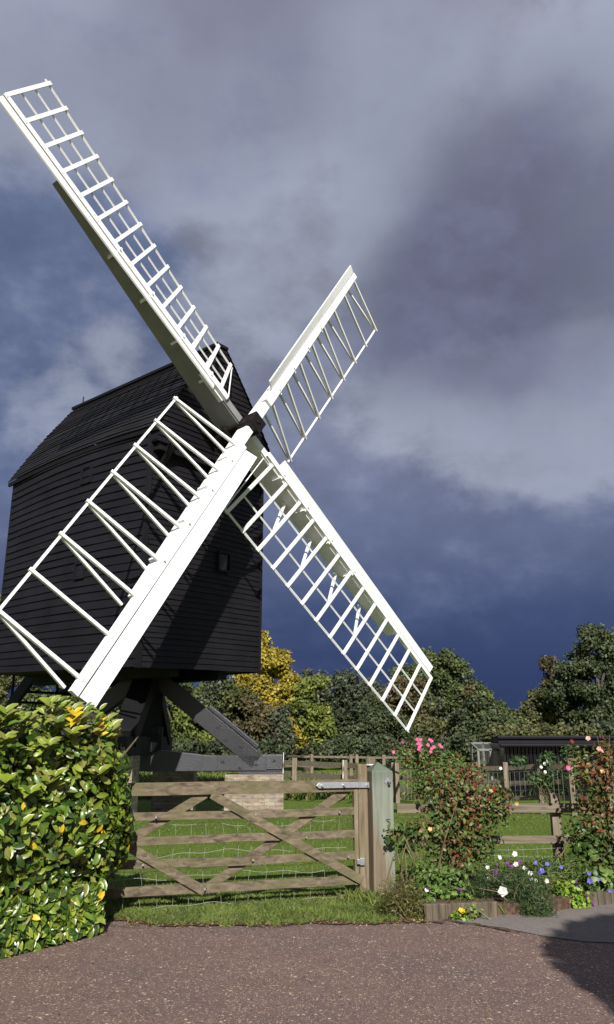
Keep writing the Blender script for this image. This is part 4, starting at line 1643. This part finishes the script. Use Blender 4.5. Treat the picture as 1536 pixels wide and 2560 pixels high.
# upright shoots on top, each a stem with leaves ranked up it
sh_v, sh_f, sh_m = [], [], []
mb = MB()
off_ = 0
for k in range(96):
    if k < 62:
        a = g.uniform(.62, 1.0) if k % 3 else g.uniform(.4, 1.0)
        x = HX0 + (HX1 - HX0) * a
        y = float(hfront(x)) + g.uniform(0, .4)
        z = 1.66 - .12 * max(0, (x - HX1 + .35) / .4)
    else:
        a = g.uniform(.45, 1.0)
        x = HX0 + (HX1 - HX0) * a
        y = float(hfront(x)) - .05
        z = g.uniform(.5, 1.7)
    L_ = g.uniform(.08, .24) * (1.2 if -2.3 < x < -1.9 else .7) if k < 62 else .12
    lean = Vector((g.normal(.1, .3), g.normal(-.2, .25), 1)).normalized() if k < 62 else Vector((g.normal(.3, .3), -1, .6)).normalized()
    b0 = Vector((x, y, z))
    mb.tube([b0, b0 + lean * L_], [.006, .003], 5)
    nl_ = 9
    yel = g.random() < .09
    for q in range(nl_):
        tq = .15 + .85 * q / nl_
        p = b0 + lean * (L_ * tq)
        th = q * 2.4
        out = Vector((math.cos(th), math.sin(th), .55 + tq * .5)).normalized()
        P_ = np.array([p + out * .055])
        Nn = np.array([Vector((.1, -.75, .75)) - out * out.dot(Vector((.1, -.75, .75))) + Vector((0, -.1, .1))])
        Nn = Nn / np.linalg.norm(Nn)
        A_ = np.array(out)
        vs, fs = leaf_arrays(P_, Nn, .115, .42, fold=.4, jit=.02, seg=2, droop=A_ * 20, g=g)
        sh_v.append(vs)
        sh_f.append(fs + off_)
        off_ += len(vs)
        sh_m += [4 if (yel and g.random() < .8) else int(g.choice([2, 3, 1], p=[.5, .38, .12]))] * 8
quads_object('shoot_leaves', np.concatenate(sh_v), np.concatenate(sh_f), LM, sh_m, hedge, smooth=True)
tw = mb.build('twigs', M['greenstem'], hedge)
tw['kind'] = 'stuff'
# branches and trunks within
mb = MB()
for k in range(26):
    a = g.uniform(.1, .97)
    x = HX0 + (HX1 - HX0) * a
    y = float(hfront(x)) + g.uniform(.45, .7)
    mb.tube([(x, y, -.05), (x + g.normal(0, .1), y, .7), (x + g.normal(0, .25), y + g.normal(-.1, .15), 1.6)], [.03, .02, .008], 6)
mb.build('trunk', M['bark'], hedge)
# dark inner twigs leaf mass so that no light comes through
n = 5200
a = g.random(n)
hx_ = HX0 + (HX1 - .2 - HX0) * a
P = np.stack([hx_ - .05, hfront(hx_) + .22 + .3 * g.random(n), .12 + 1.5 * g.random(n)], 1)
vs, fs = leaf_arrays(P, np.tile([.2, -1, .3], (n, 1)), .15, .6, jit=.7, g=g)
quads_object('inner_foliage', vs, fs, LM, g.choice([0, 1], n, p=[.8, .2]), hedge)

# unseen hedge, added behind the viewer to cast the rounded shadow on the drive
g = np.random.default_rng(33)
yh = thing('unseen_hedge', (4.3, -1.2, 0), 'unseen rounded hedge added behind the viewer to cast the shadow on the drive', 'hedge')
n = 26000
az = g.uniform(0, 2 * math.pi, n)
zz_ = g.random(n)
HT = 6.3
rr = np.where(zz_ < .80, 1.0, np.sqrt(np.clip(1 - ((zz_ - .80) / .20) ** 2, 0, 1)))
P = np.stack([4.78 + 2.40 * np.cos(az) * rr, -1.2 + 1.0 * np.sin(az) * rr, HT * zz_], 1)
N = np.stack([np.cos(az), np.sin(az), .3 + 0 * az], 1)
P -= N * (g.random(n) * .25)[:, None]
vs, fs = leaf_arrays(P, N, .22, .7, jit=.4, g=g)
quads_object('foliage', vs, fs, LEAFM['dark'], g.choice(3, n), yh)
mb = MB()
for x in (3.3, 4.5, 5.8):
    mb.tube([(x, -1.2, -.1), (x, -1.2, 3.0), (x, -1.2, 4.8)], [.12, .09, .04], 8)
mb.build('trunk', M['bark'], yh)

# ------------------------------------------------------------------ roses and bed plants
def pal(name, *cols, rough=.45, trans=.2):
    return [m_leaf(f'{name}_{i}', (*c, 1), rough, trans, .25, .4) for i, c in enumerate(cols)]


ROSE = pal('rose', (0.040, 0.075, 0.018), (0.075, 0.120, 0.028), (0.130, 0.160, 0.045), (0.17, 0.065, 0.028), (0.145, 0.11, 0.035), (0.22, 0.03, 0.025))
SHRUB = pal('heather', (0.05, 0.065, 0.015), (0.10, 0.115, 0.025), (0.155, 0.12, 0.03))
DARKG = pal('dark_shrub', (0.025, 0.055, 0.018), (0.045, 0.085, 0.024), (0.075, 0.12, 0.035))
LIME = pal('lime_plant', (0.10, 0.19, 0.02), (0.19, 0.29, 0.03), (0.26, 0.33, 0.05))
GREEN = pal('bed_green', (0.05, 0.10, 0.02), (0.09, 0.16, 0.032), (0.14, 0.2, 0.05))
PINK = m_leaf('pink_petal', (0.75, 0.17, 0.36, 1), .6, .3, .2)
PALE = m_leaf('pale_pink_petal', (0.80, 0.48, 0.40, 1), .6, .3, .2)
PEACH = m_leaf('peach_petal', (0.82, 0.50, 0.20, 1), .6, .3, .2)
WHITEP = m_leaf('white_petal', (0.82, 0.82, 0.78, 1), .6, .3, .05)
BLUE = m_leaf('blue_petal', (0.20, 0.18, 0.62, 1), .6, .3, .2)
PURP = m_leaf('purple_petal', (0.22, 0.035, 0.28, 1), .6, .3, .2)
YELL = m_leaf('yellow_petal', (0.78, 0.55, 0.02, 1), .6, .3, .1)


def bloom(parent, p, r, mat, g, name='bloom', face=(0, -1, .5), layers=2):
    mb = MB()
    fv = (Vector(face) + Vector((g.normal(0, .3), g.normal(0, .2), g.normal(0, .3)))).normalized()
    a = fv.cross(Vector((.1, .3, 1))).normalized()
    b2 = fv.cross(a)
    p = Vector(p)
    for L_ in range(layers):
        rr_ = r * (1 - .38 * L_)
        for k in range(5):
            th = 2 * math.pi * (k + L_ * .5) / 5 + g.uniform(0, .4)
            o_ = a * math.cos(th) + b2 * math.sin(th)
            t_ = o_.cross(fv)
            c_ = p + fv * (.15 * r * L_)
            mb.add([c_, c_ + o_ * rr_ * .6 + t_ * rr_ * .48 + fv * rr_ * .15, c_ + o_ * rr_ + fv * rr_ * (.3 + .2 * L_), c_ + o_ * rr_ * .6 - t_ * rr_ * .48 + fv * rr_ * .15], [(0, 1, 2, 3)])
    return mb.build(name, mat, parent, smooth=True)


def bush(name, label, cat, base, lobes, mats, weights, n, leaf, seed, aspect=.55, stems=10, stem_mat='stem', blooms=(), group=None, shell=.7, seg=2, jit=.55, bloom_r=.024, pal_fn=None):
    g = np.random.default_rng(seed)
    root = thing(name, base, label, cat, group)
    P, D, pick = lobe_points(lobes, n, g, shell)
    P += g.normal(0, .03, P.shape)
    base_z = base[2]
    P[:, 2] = np.maximum(P[:, 2], base_z + .01)
    N = D * .7 + np.array([0, -.2, .5])
    vs, fs = leaf_arrays(P, N, leaf, aspect, fold=.25, jit=jit, seg=seg, g=g)
    q = 8 if seg == 2 else 1
    if pal_fn is not None:
        mi = pal_fn(P, g)
    else:
        mi = g.choice(len(mats), n, p=weights)
    quads_object('foliage', vs, fs, mats, np.repeat(mi, q), root, smooth=(seg == 2))
    mb = MB()
    for k in range(stems):
        l = lobes[int(g.integers(len(lobes)))]
        e = Vector((l[0] + g.normal(0, l[3] * .4), l[1] + g.normal(0, l[4] * .3), l[2] + l[5] * g.uniform(.2, 1.1)))
        s_ = Vector(base) + Vector((g.normal(0, .12), g.normal(0, .06), 0))
        mm = s_.lerp(e, .5) + Vector((g.normal(0, .05), g.normal(0, .05), .08))
        mb.tube([s_, mm, e], [.010, .007, .003], 5)
    mb.build('stem', M[stem_mat], root)
    for (p, mat) in blooms:
        bloom(root, p, bloom_r, mat, g)
    return root


def PB(px, py, Y):
    return at(px, py, Y)


def lob(px, py, Y, hw, hh, dy=None):
    p = at(px, py, Y)
    sc = (Y * math.cos(PITCH)) / F_PX
    return (p.x, Y, p.z, hw * sc, (dy if dy else min(hw, hh) * sc), hh * sc)


def rose_pal(P, g):
    r_ = g.random(len(P))
    red = (.5 + .5 * np.sin(P[:, 0] * 9 + P[:, 2] * 7) * np.sin(P[:, 2] * 8 + 1.2)) * .6 + np.clip((P[:, 2] - .55) / .7, 0, 1) * .6
    mi = np.where(r_ < .34, 0, np.where(r_ < .70, 1, 2))
    rr_ = g.random(len(P))
    mi = np.where(rr_ < red * .55, g.choice([3, 4, 5], len(P), p=[.45, .43, .12]), mi)
    return mi


YR = 8.75
bx_ = ground_at(1130, 2230)
bush('rose_bush', 'bronze and green leaved rose bush with peach buds right of the green gate post', 'rose bush', (at(1120, 2200, YR).x, YR, .1),
     [lob(1130, 1960, YR, 75, 50), lob(1170, 2010, YR, 85, 55), lob(1120, 2060, YR, 70, 60), lob(1180, 2080, YR, 60, 50), lob(1130, 2130, YR, 65, 50), lob(1235, 2000, YR, 42, 38), lob(1255, 2040, YR, 25, 22), lob(1190, 1925, YR, 32, 22), lob(1210, 2130, YR, 30, 45)],
     ROSE, None, 3300, .050, 41, pal_fn=rose_pal, stems=24,
     blooms=[(PB(1228, 1978, YR - .3), PEACH), (PB(1292, 2009, YR - .1), PEACH), (PB(1076, 2073, YR - .25), PEACH)], group='rose bushes along the fence')
bush('rose_bush', 'tall amber leaved rose bush with pale pink blooms at the right edge', 'rose bush', (at(1490, 2200, 8.8).x, 8.8, .1),
     [lob(1490, 1950, 8.8, 60, 70), lob(1520, 2040, 8.8, 70, 70), lob(1470, 2080, 8.8, 55, 50), lob(1530, 1900, 8.8, 50, 60), lob(1440, 1900, 8.8, 22, 50), lob(1560, 2120, 8.8, 60, 80), lob(1480, 2130, 8.8, 50, 40)],
     ROSE, None, 3500, .050, 42, pal_fn=rose_pal, stems=26,
     blooms=[(PB(1471, 1846, 8.6), PALE), (PB(1504, 1878, 8.6), PALE), (PB(1498, 1872, 8.6), PALE), (PB(1420, 1920, 8.6), PINK), (PB(1506, 1930, 8.6), PEACH)], bloom_r=.028, group='rose bushes along the fence')
bush('rose_bush', 'spindly green rose leaning against the green gate post', 'rose bush', (at(1040, 2230, 8.6).x, 8.6, .1),
     [lob(1000, 2075, 8.6, 32, 20), lob(1020, 2110, 8.6, 30, 20), lob(1050, 2080, 8.6, 35, 30), lob(985, 2095, 8.6, 14, 10)],
     ROSE, [.3, .4, .15, .08, .07, 0], 260, .06, 43, stems=9, group='rose bushes along the fence')
bush('pink_rose', 'distant rose bush with bright pink blooms by the three rail fence', 'rose bush', (at(1050, 2000, 18.5).x, 18.5, -.05),
     [lob(1050, 1890, 18.5, 62, 32), lob(1085, 1930, 18.5, 50, 40), lob(1120, 1905, 18.5, 40, 30), lob(1150, 1920, 18.5, 25, 30), lob(1060, 1960, 18.5, 30, 45)],
     GREEN + ROSE[3:5], [.32, .32, .12, .12, .12], 3400, .085, 44, seg=1, stems=10,
     blooms=[(PB(1058 + int(13 * math.cos(k * 2.1) * (1 + k * .12)), 1862 + int(14 * math.sin(k * 1.7)), 18.1), PINK) for k in range(12)]
     + [(PB(px, py, 18.1), PINK) for px, py in ((1008, 1855), (1077, 1880), (1100, 1863), (1104, 1868), (984, 1880), (1052, 1850), (1080, 1872))], bloom_r=.042)
bush('climbing_rose', 'thin climbing rose with white blooms in front of the shed', 'rose bush', (at(1390, 2000, 18.0).x, 18.0, 0),
     [lob(1370, 1900, 18, 22, 22), lob(1390, 1950, 18, 45, 30), lob(1300, 1905, 18, 26, 16), lob(1340, 1945, 18, 26, 16), lob(1420, 1900, 18, 16, 40)],
     DARKG, [.4, .4, .2], 1100, .09, 45, seg=1, stems=14,
     blooms=[(PB(1353, 1918, 17.8), WHITEP), (PB(1362, 1910, 17.8), WHITEP), (PB(1363, 1930, 17.8), WHITEP), (PB(1252, 1921, 17.8), WHITEP), (PB(1420, 1912, 17.8), PINK)], bloom_r=.04)

# bed plants
Yb = 8.15
bush('heather_bush', 'small rounded bronze green bush at the foot of the green gate post', 'bush', (at(1005, 2300, 7.95).x, 7.98, .0),
     [lob(1005, 2245, 7.98, 52, 48), lob(985, 2270, 7.98, 40, 32), lob(1035, 2275, 7.98, 36, 32), lob(960, 2285, 7.98, 30, 16)],
     SHRUB, [.35, .4, .25], 5200, .030, 46, aspect=.25, seg=1, stems=6, jit=.8, shell=.5, group='low bushes in the flower bed')
bush('juniper_bush', 'feathery dark green bush spilling onto the path beside the white flower', 'bush', (at(1320, 2300, 8.0).x, 8.12, .0),
     [lob(1320, 2245, 8.1, 58, 42), lob(1300, 2205, 8.2, 60, 30), lob(1345, 2275, 8.0, 42, 28), lob(1230, 2210, 8.3, 45, 30), lob(1190, 2230, 8.3, 35, 22)],
     DARKG, [.35, .4, .25], 8500, .038, 47, aspect=.16, seg=1, stems=8, jit=.9, shell=.7, group='low bushes in the flower bed')
bush('lime_plant', 'bright lime green leafy plant right of the feathery dark bush', 'plant', (at(1430, 2290, 8.3).x, 8.4, .0),
     [lob(1430, 2250, 8.4, 34, 26), lob(1415, 2225, 8.4, 26, 18), lob(1445, 2270, 8.4, 26, 16)],
     LIME, [.3, .4, .3], 1000, .042, 48, aspect=.8, seg=1, stems=6, stem_mat='greenstem', group='leafy plants in the flower bed')
bush('geranium_plant', 'mid green leafy plant above the log edging at the rose foot', 'plant', (at(1080, 2240, 8.2).x, 8.3, .11),
     [lob(1090, 2215, 8.3, 50, 30), lob(1130, 2200, 8.4, 40, 28), lob(1060, 2190, 8.4, 28, 30), lob(1140, 2235, 8.2, 40, 14), lob(1060, 2255, 8.15, 20, 16)],
     GREEN, [.3, .4, .3], 1700, .05, 49, aspect=.7, seg=1, stems=10, stem_mat='greenstem', group='leafy plants in the flower bed')
bush('hollyhock_plant', 'broad leaved plant below the amber rose bush at the right', 'plant', (at(1500, 2220, 8.6).x, 8.75, .11),
     [lob(1490, 2190, 8.7, 40, 28), lob(1460, 2150, 8.75, 30, 26), lob(1530, 2200, 8.7, 35, 35), lob(1475, 2110, 8.75, 36, 30)],
     GREEN + LIME[:1], [.3, .3, .25, .15], 1000, .075, 50, aspect=.85, seg=2, stems=10, stem_mat='greenstem', group='leafy plants in the flower bed')
bush('aster_plant', 'airy mound of thin stems and small leaves under the blue and white flowers', 'plant', (at(1330, 2200, 8.6).x, 8.7, .11),
     [lob(1290, 2170, 8.6, 60, 26), lob(1370, 2170, 8.65, 60, 30), lob(1430, 2180, 8.65, 40, 30), lob(1230, 2180, 8.6, 40, 26), lob(1400, 2210, 8.5, 50, 25)],
     GREEN + SHRUB[1:3], [.3, .3, .15, .15, .1], 3600, .034, 51, aspect=.22, seg=1, stems=46, stem_mat='greenstem', jit=.9, group='leafy plants in the flower bed')
bush('primrose_plant', 'tiny yellow flowered plant growing at the foot of the log edging', 'plant', (at(1160, 2305, 7.85).x, 7.84, .01),
     [lob(1150, 2292, 7.84, 16, 10), lob(1178, 2285, 7.86, 12, 10)],
     LIME, [.4, .4, .2], 120, .035, 52, aspect=.8, seg=1, stems=3, stem_mat='greenstem', blooms=[(PB(1152, 2276, 7.8), YELL), (PB(1158, 2278, 7.8), YELL)], bloom_r=.025)
bush('catmint_plant', 'grey green low plant spilling beside the path at the far right', 'plant', (at(1500, 2260, 8.5).x, 8.62, .05),
     [lob(1480, 2235, 8.6, 30, 22), lob(1525, 2215, 8.7, 35, 25)], GREEN, [.4, .4, .2], 900, .035, 56, aspect=.5, seg=1, stems=8, stem_mat='greenstem', group='leafy plants in the flower bed')

# single flowers standing over the bed
FL = [(1258, 2228, 8.0, WHITEP, .050, 'large white open flower low over the dark feathery bush'),
      (1288, 2135, 8.4, WHITEP, .030, 'white flower standing highest over the bed'),
      (1249, 2144, 8.4, WHITEP, .026, 'white flower at the left of the bed flowers'),
      (1220, 2169, 8.4, WHITEP, .022, 'small white flower near the rose bush foot'),
      (1290, 2161, 8.4, WHITEP, .028, 'white flower beside the dark purple one'),
      (1311, 2170, 8.4, WHITEP, .022, 'white flower right of the dark purple one'),
      (1326, 2184, 8.4, WHITEP, .028, 'white flower in the middle of the bed'),
      (1328, 2197, 8.4, WHITEP, .024, 'white flower hanging below the middle white ones'),
      (1340, 2201, 8.4, WHITEP, .020, 'white flower under the blue cluster'),
      (1367, 2203, 8.4, WHITEP, .026, 'white flower right of the blue cluster'),
      (1222, 2196, 8.3, WHITEP, .018, 'tiny white flower low at the left of the bed'),
      (1239, 2180, 8.4, PURP, .028, 'magenta purple flower at the left of the bed'),
      (1300, 2157, 8.4, PURP, .026, 'dark purple flower between two white ones'),
      (1270, 2160, 8.4, PURP, .022, 'purple flower above the left of the bed'),
      (1278, 2167, 8.4, PURP, .024, 'violet flower beside the upper white ones'),
      (1243, 2160, 8.4, PURP, .014, 'tiny purple flower above the magenta one'),
      (1339, 2158, 8.5, BLUE, .022, 'blue flower standing left of the fence post foot'),
      (1368, 2160, 8.5, BLUE, .022, 'blue flower just left of the fence post foot'),
      (1355, 2178, 8.4, BLUE, .032, 'blue flower cluster in the middle of the bed'),
      (1349, 2183, 8.4, BLUE, .026, 'blue flower lower in the middle cluster'),
      (1403, 2168, 8.5, BLUE, .020, 'pale blue flower in front of the fence post'),
      (1473, 2183, 8.5, BLUE, .022, 'blue flower over the broad leaved plant'),
      (1476, 2203, 8.5, BLUE, .032, 'large blue flower under the amber rose bush'),
      (1498, 2199, 8.5, BLUE, .018, 'small blue flower right of the large blue one'),
      (1525, 2228, 8.5, BLUE, .018, 'blue flower at the right edge above the path'),
      (1444, 2218, 8.4, BLUE, .016, 'small blue flower over the lime green plant'),
      (1484, 2260, 8.4, PURP, .018, 'purple flower low beside the path'),
      (1441, 2205, 8.4, PURP, .018, 'mauve flower left of the large blue one'),
      (1067, 2226, 8.0, WHITEP, .022, 'white pansy at the left end of the bed'),
      (1070, 2222, 8.0, PURP, .016, 'purple pansy beside the left white pansy'),
      (1150, 2224, 8.1, PURP, .022, 'dark purple flower above the log edging')]
g = np.random.default_rng(77)
for (px, py, Y, mat, r_, lab) in FL:
    p = at(px, py, Y)
    fr_t = thing('flower', (p.x + g.normal(0, .02), Y + .03, .08), lab, 'flower', 'flowers over the bed')
    b0 = ORG[fr_t.name]
    MB().tube([b0, b0.lerp(p, .5) + Vector((.01, 0, .01)), p], [.003, .0025, .002], 4).build('stem', M['greenstem'], fr_t)
    bloom(fr_t, p, r_, mat, g)
# two tall pinkish blooms and white one by the fence wire are part of the roses

# log edging of the bed
def log_edge(x0, y0, x1, y1, h, lab, seed):
    g = np.random.default_rng(seed)
    L_ = math.hypot(x1 - x0, y1 - y0)
    n = max(2, int(L_ / .062))
    root = thing('log_edging', ((x0 + x1) / 2, (y0 + y1) / 2, 0), lab, 'bed edging', 'log edgings along the flower bed')
    mb = MB()
    for k in range(n):
        q = (k + .5) / n
        x, y = x0 + (x1 - x0) * q, y0 + (y1 - y0) * q
        hh = h + g.normal(0, .004)
        mb.tube([(x, y, -.1), (x, y, hh - .008), (x, y, hh)], [.042, .042, .036], 10)
    mb.build('log', M['logwood'], root)


a_, b2_ = ground_at(1072, 2312), ground_at(1250, 2300)
log_edge(a_.x, 7.86, b2_.x, 7.98, .135, 'upright half log edging between the small bronze bush and the dark bush', 1)
a_ = ground_at(1455, 2275)
log_edge(a_.x + .1, 8.45, a_.x + 1.2, 8.80, .13, 'upright half log edging at the right edge of the picture', 2)

# ------------------------------------------------------------------ grass
def blades(name, n, region, h, w, mats, wts, seed, label=None):
    g = np.random.default_rng(seed)
    P = region(n, g)
    n = len(P)
    hh = h * g.uniform(.5, 1.35, n)
    th = g.uniform(0, math.pi, n)
    wd_ = np.stack([np.cos(th), np.sin(th), 0 * th], 1) * (w / 2)
    lean = g.normal(0, .45, (n, 2)) * hh[:, None]
    tip = P + np.stack([lean[:, 0], lean[:, 1], hh], 1)
    mid_ = P + np.stack([lean[:, 0] * .35, lean[:, 1] * .35, hh * .55], 1)
    vs = np.stack([P - wd_, P + wd_, mid_ + wd_ * .7, tip], 1).reshape(-1, 3)
    idx = np.arange(n)[:, None] * 4
    fs = np.concatenate([idx, idx + 1, idx + 2, idx + 3], 1)
    root = bpy.data.objects.new('tmp', None)
    ORG['tmp_root'] = Vector((0, 0, 0))
    me = bpy.data.meshes.new(name)
    me.vertices.add(len(vs))
    me.vertices.foreach_set('co', vs.astype(np.float32).ravel())
    me.loops.add(n * 4)
    me.loops.foreach_set('vertex_index', fs.astype(np.int32).ravel())
    me.polygons.add(n)
    me.polygons.foreach_set('loop_start', np.arange(n, dtype=np.int32) * 4)
    me.polygons.foreach_set('loop_total', np.full(n, 4, dtype=np.int32))
    for m_ in mats:
        me.materials.append(m_)
    me.polygons.foreach_set('material_index', g.choice(len(mats), n, p=wts).astype(np.int32))
    me.update(calc_edges=True)
    ob = bpy.data.objects.new(name, me)
    scene.collection.objects.link(ob)
    ob['kind'] = 'stuff'
    ob['label'] = label
    ob['category'] = 'grass'
    return ob


GR = pal('grass', (0.066, 0.115, 0.018), (0.112, 0.175, 0.026), (0.175, 0.218, 0.045), (0.28, 0.24, 0.10), rough=.6, trans=.3)


def verge(n, g):
    x = g.uniform(-2.9, 1.3, n)
    e = np.array([edge_y(float(q)) for q in x])
    y = e - .03 + .06 * np.sin(x * 7) * np.sin(x * 3.1 + 1) + .03 * np.sin(x * 29) + g.random(n) ** 1.1 * 1.3 + np.abs(g.normal(0, .03, n))
    keep = ~((x > .8) & (y < 7.9))
    return np.stack([x, y, 0 * x], 1)[keep]


def lawn_near(n, g):
    y = 8.6 + 14 * g.random(n) ** 1.7
    x = g.uniform(-.55, .62, n) * y
    z = np.array([gz(0, float(q)) for q in y])
    return np.stack([x, y, z], 1)


blades('verge_grass', 60000, verge, .040, .0045, GR, [.25, .4, .25, .10], 61, 'short green grass verge in front of the field gate')
blades('lawn_grass', 150000, lawn_near, .020, .008, GR, [.3, .5, .18, .02], 62, 'mown green lawn grass stretching behind the gate')


def foot_tufts(n, g):
    c = np.array([[.50, 8.62], [.62, 8.66], [.95, 8.55], [1.05, 8.45], [.7, 8.5], [.85, 8.4], [1.25, 8.2], [1.5, 8.15], [1.9, 8.3]])
    k = g.integers(len(c), size=n)
    xy = c[k] + g.normal(0, .10, (n, 2))
    return np.stack([xy[:, 0], xy[:, 1], 0 * xy[:, 0]], 1)


blades('tall_grass', 900, foot_tufts, .11, .005, GR, [.2, .35, .3, .15], 63, 'tufts of long grass round the foot of the gate post')


def far_rough(n, g):
    y = g.uniform(24, 36, n)
    x = g.uniform(-.5, .6, n) * y
    return np.stack([x, y, 0 * x - .15], 1)


blades('field_grass', 50000, far_rough, .30, .05, GR + [ROSE[4]], [.25, .35, .2, .08, .12], 64, 'rough grass and weeds growing beyond the far fences')


# leaf litter at the edge of the drive
def litter(n, g):
    x = g.uniform(-2.9, 2.4, n)
    e = np.array([edge_y(float(q)) for q in x])
    y = e + g.normal(.0, .055, n)
    s_ = x > 1.1
    y[s_] = 7.96 + (x[s_] - 1.1) * .3 + g.normal(-.04, .03, s_.sum())
    return np.stack([x, y, np.full(n, .02)], 1)


g = np.random.default_rng(70)
lit = thing('leaf_litter', (0, 7.7, 0), 'dry brown leaves and twigs along the edge of the drive', 'leaf litter')
P = np.concatenate([litter(2400, g), np.stack([g.uniform(-3, 3, 90), 7.6 - 3.2 * g.random(90) ** 1.6, np.full(90, .014)], 1)])
vs, fs = leaf_arrays(P, np.tile([0, 0, 1.0], (len(P), 1)), .028, .5, jit=.3, g=g)
LT = pal('litter', (0.30, 0.22, 0.12), (0.16, 0.075, 0.035), (0.09, 0.05, 0.03), (0.45, 0.38, 0.28))
ob = quads_object('leaves', vs, fs, LT, g.choice(4, len(P), p=[.25, .35, .33, .07]), lit)
lit['kind'] = 'stuff'
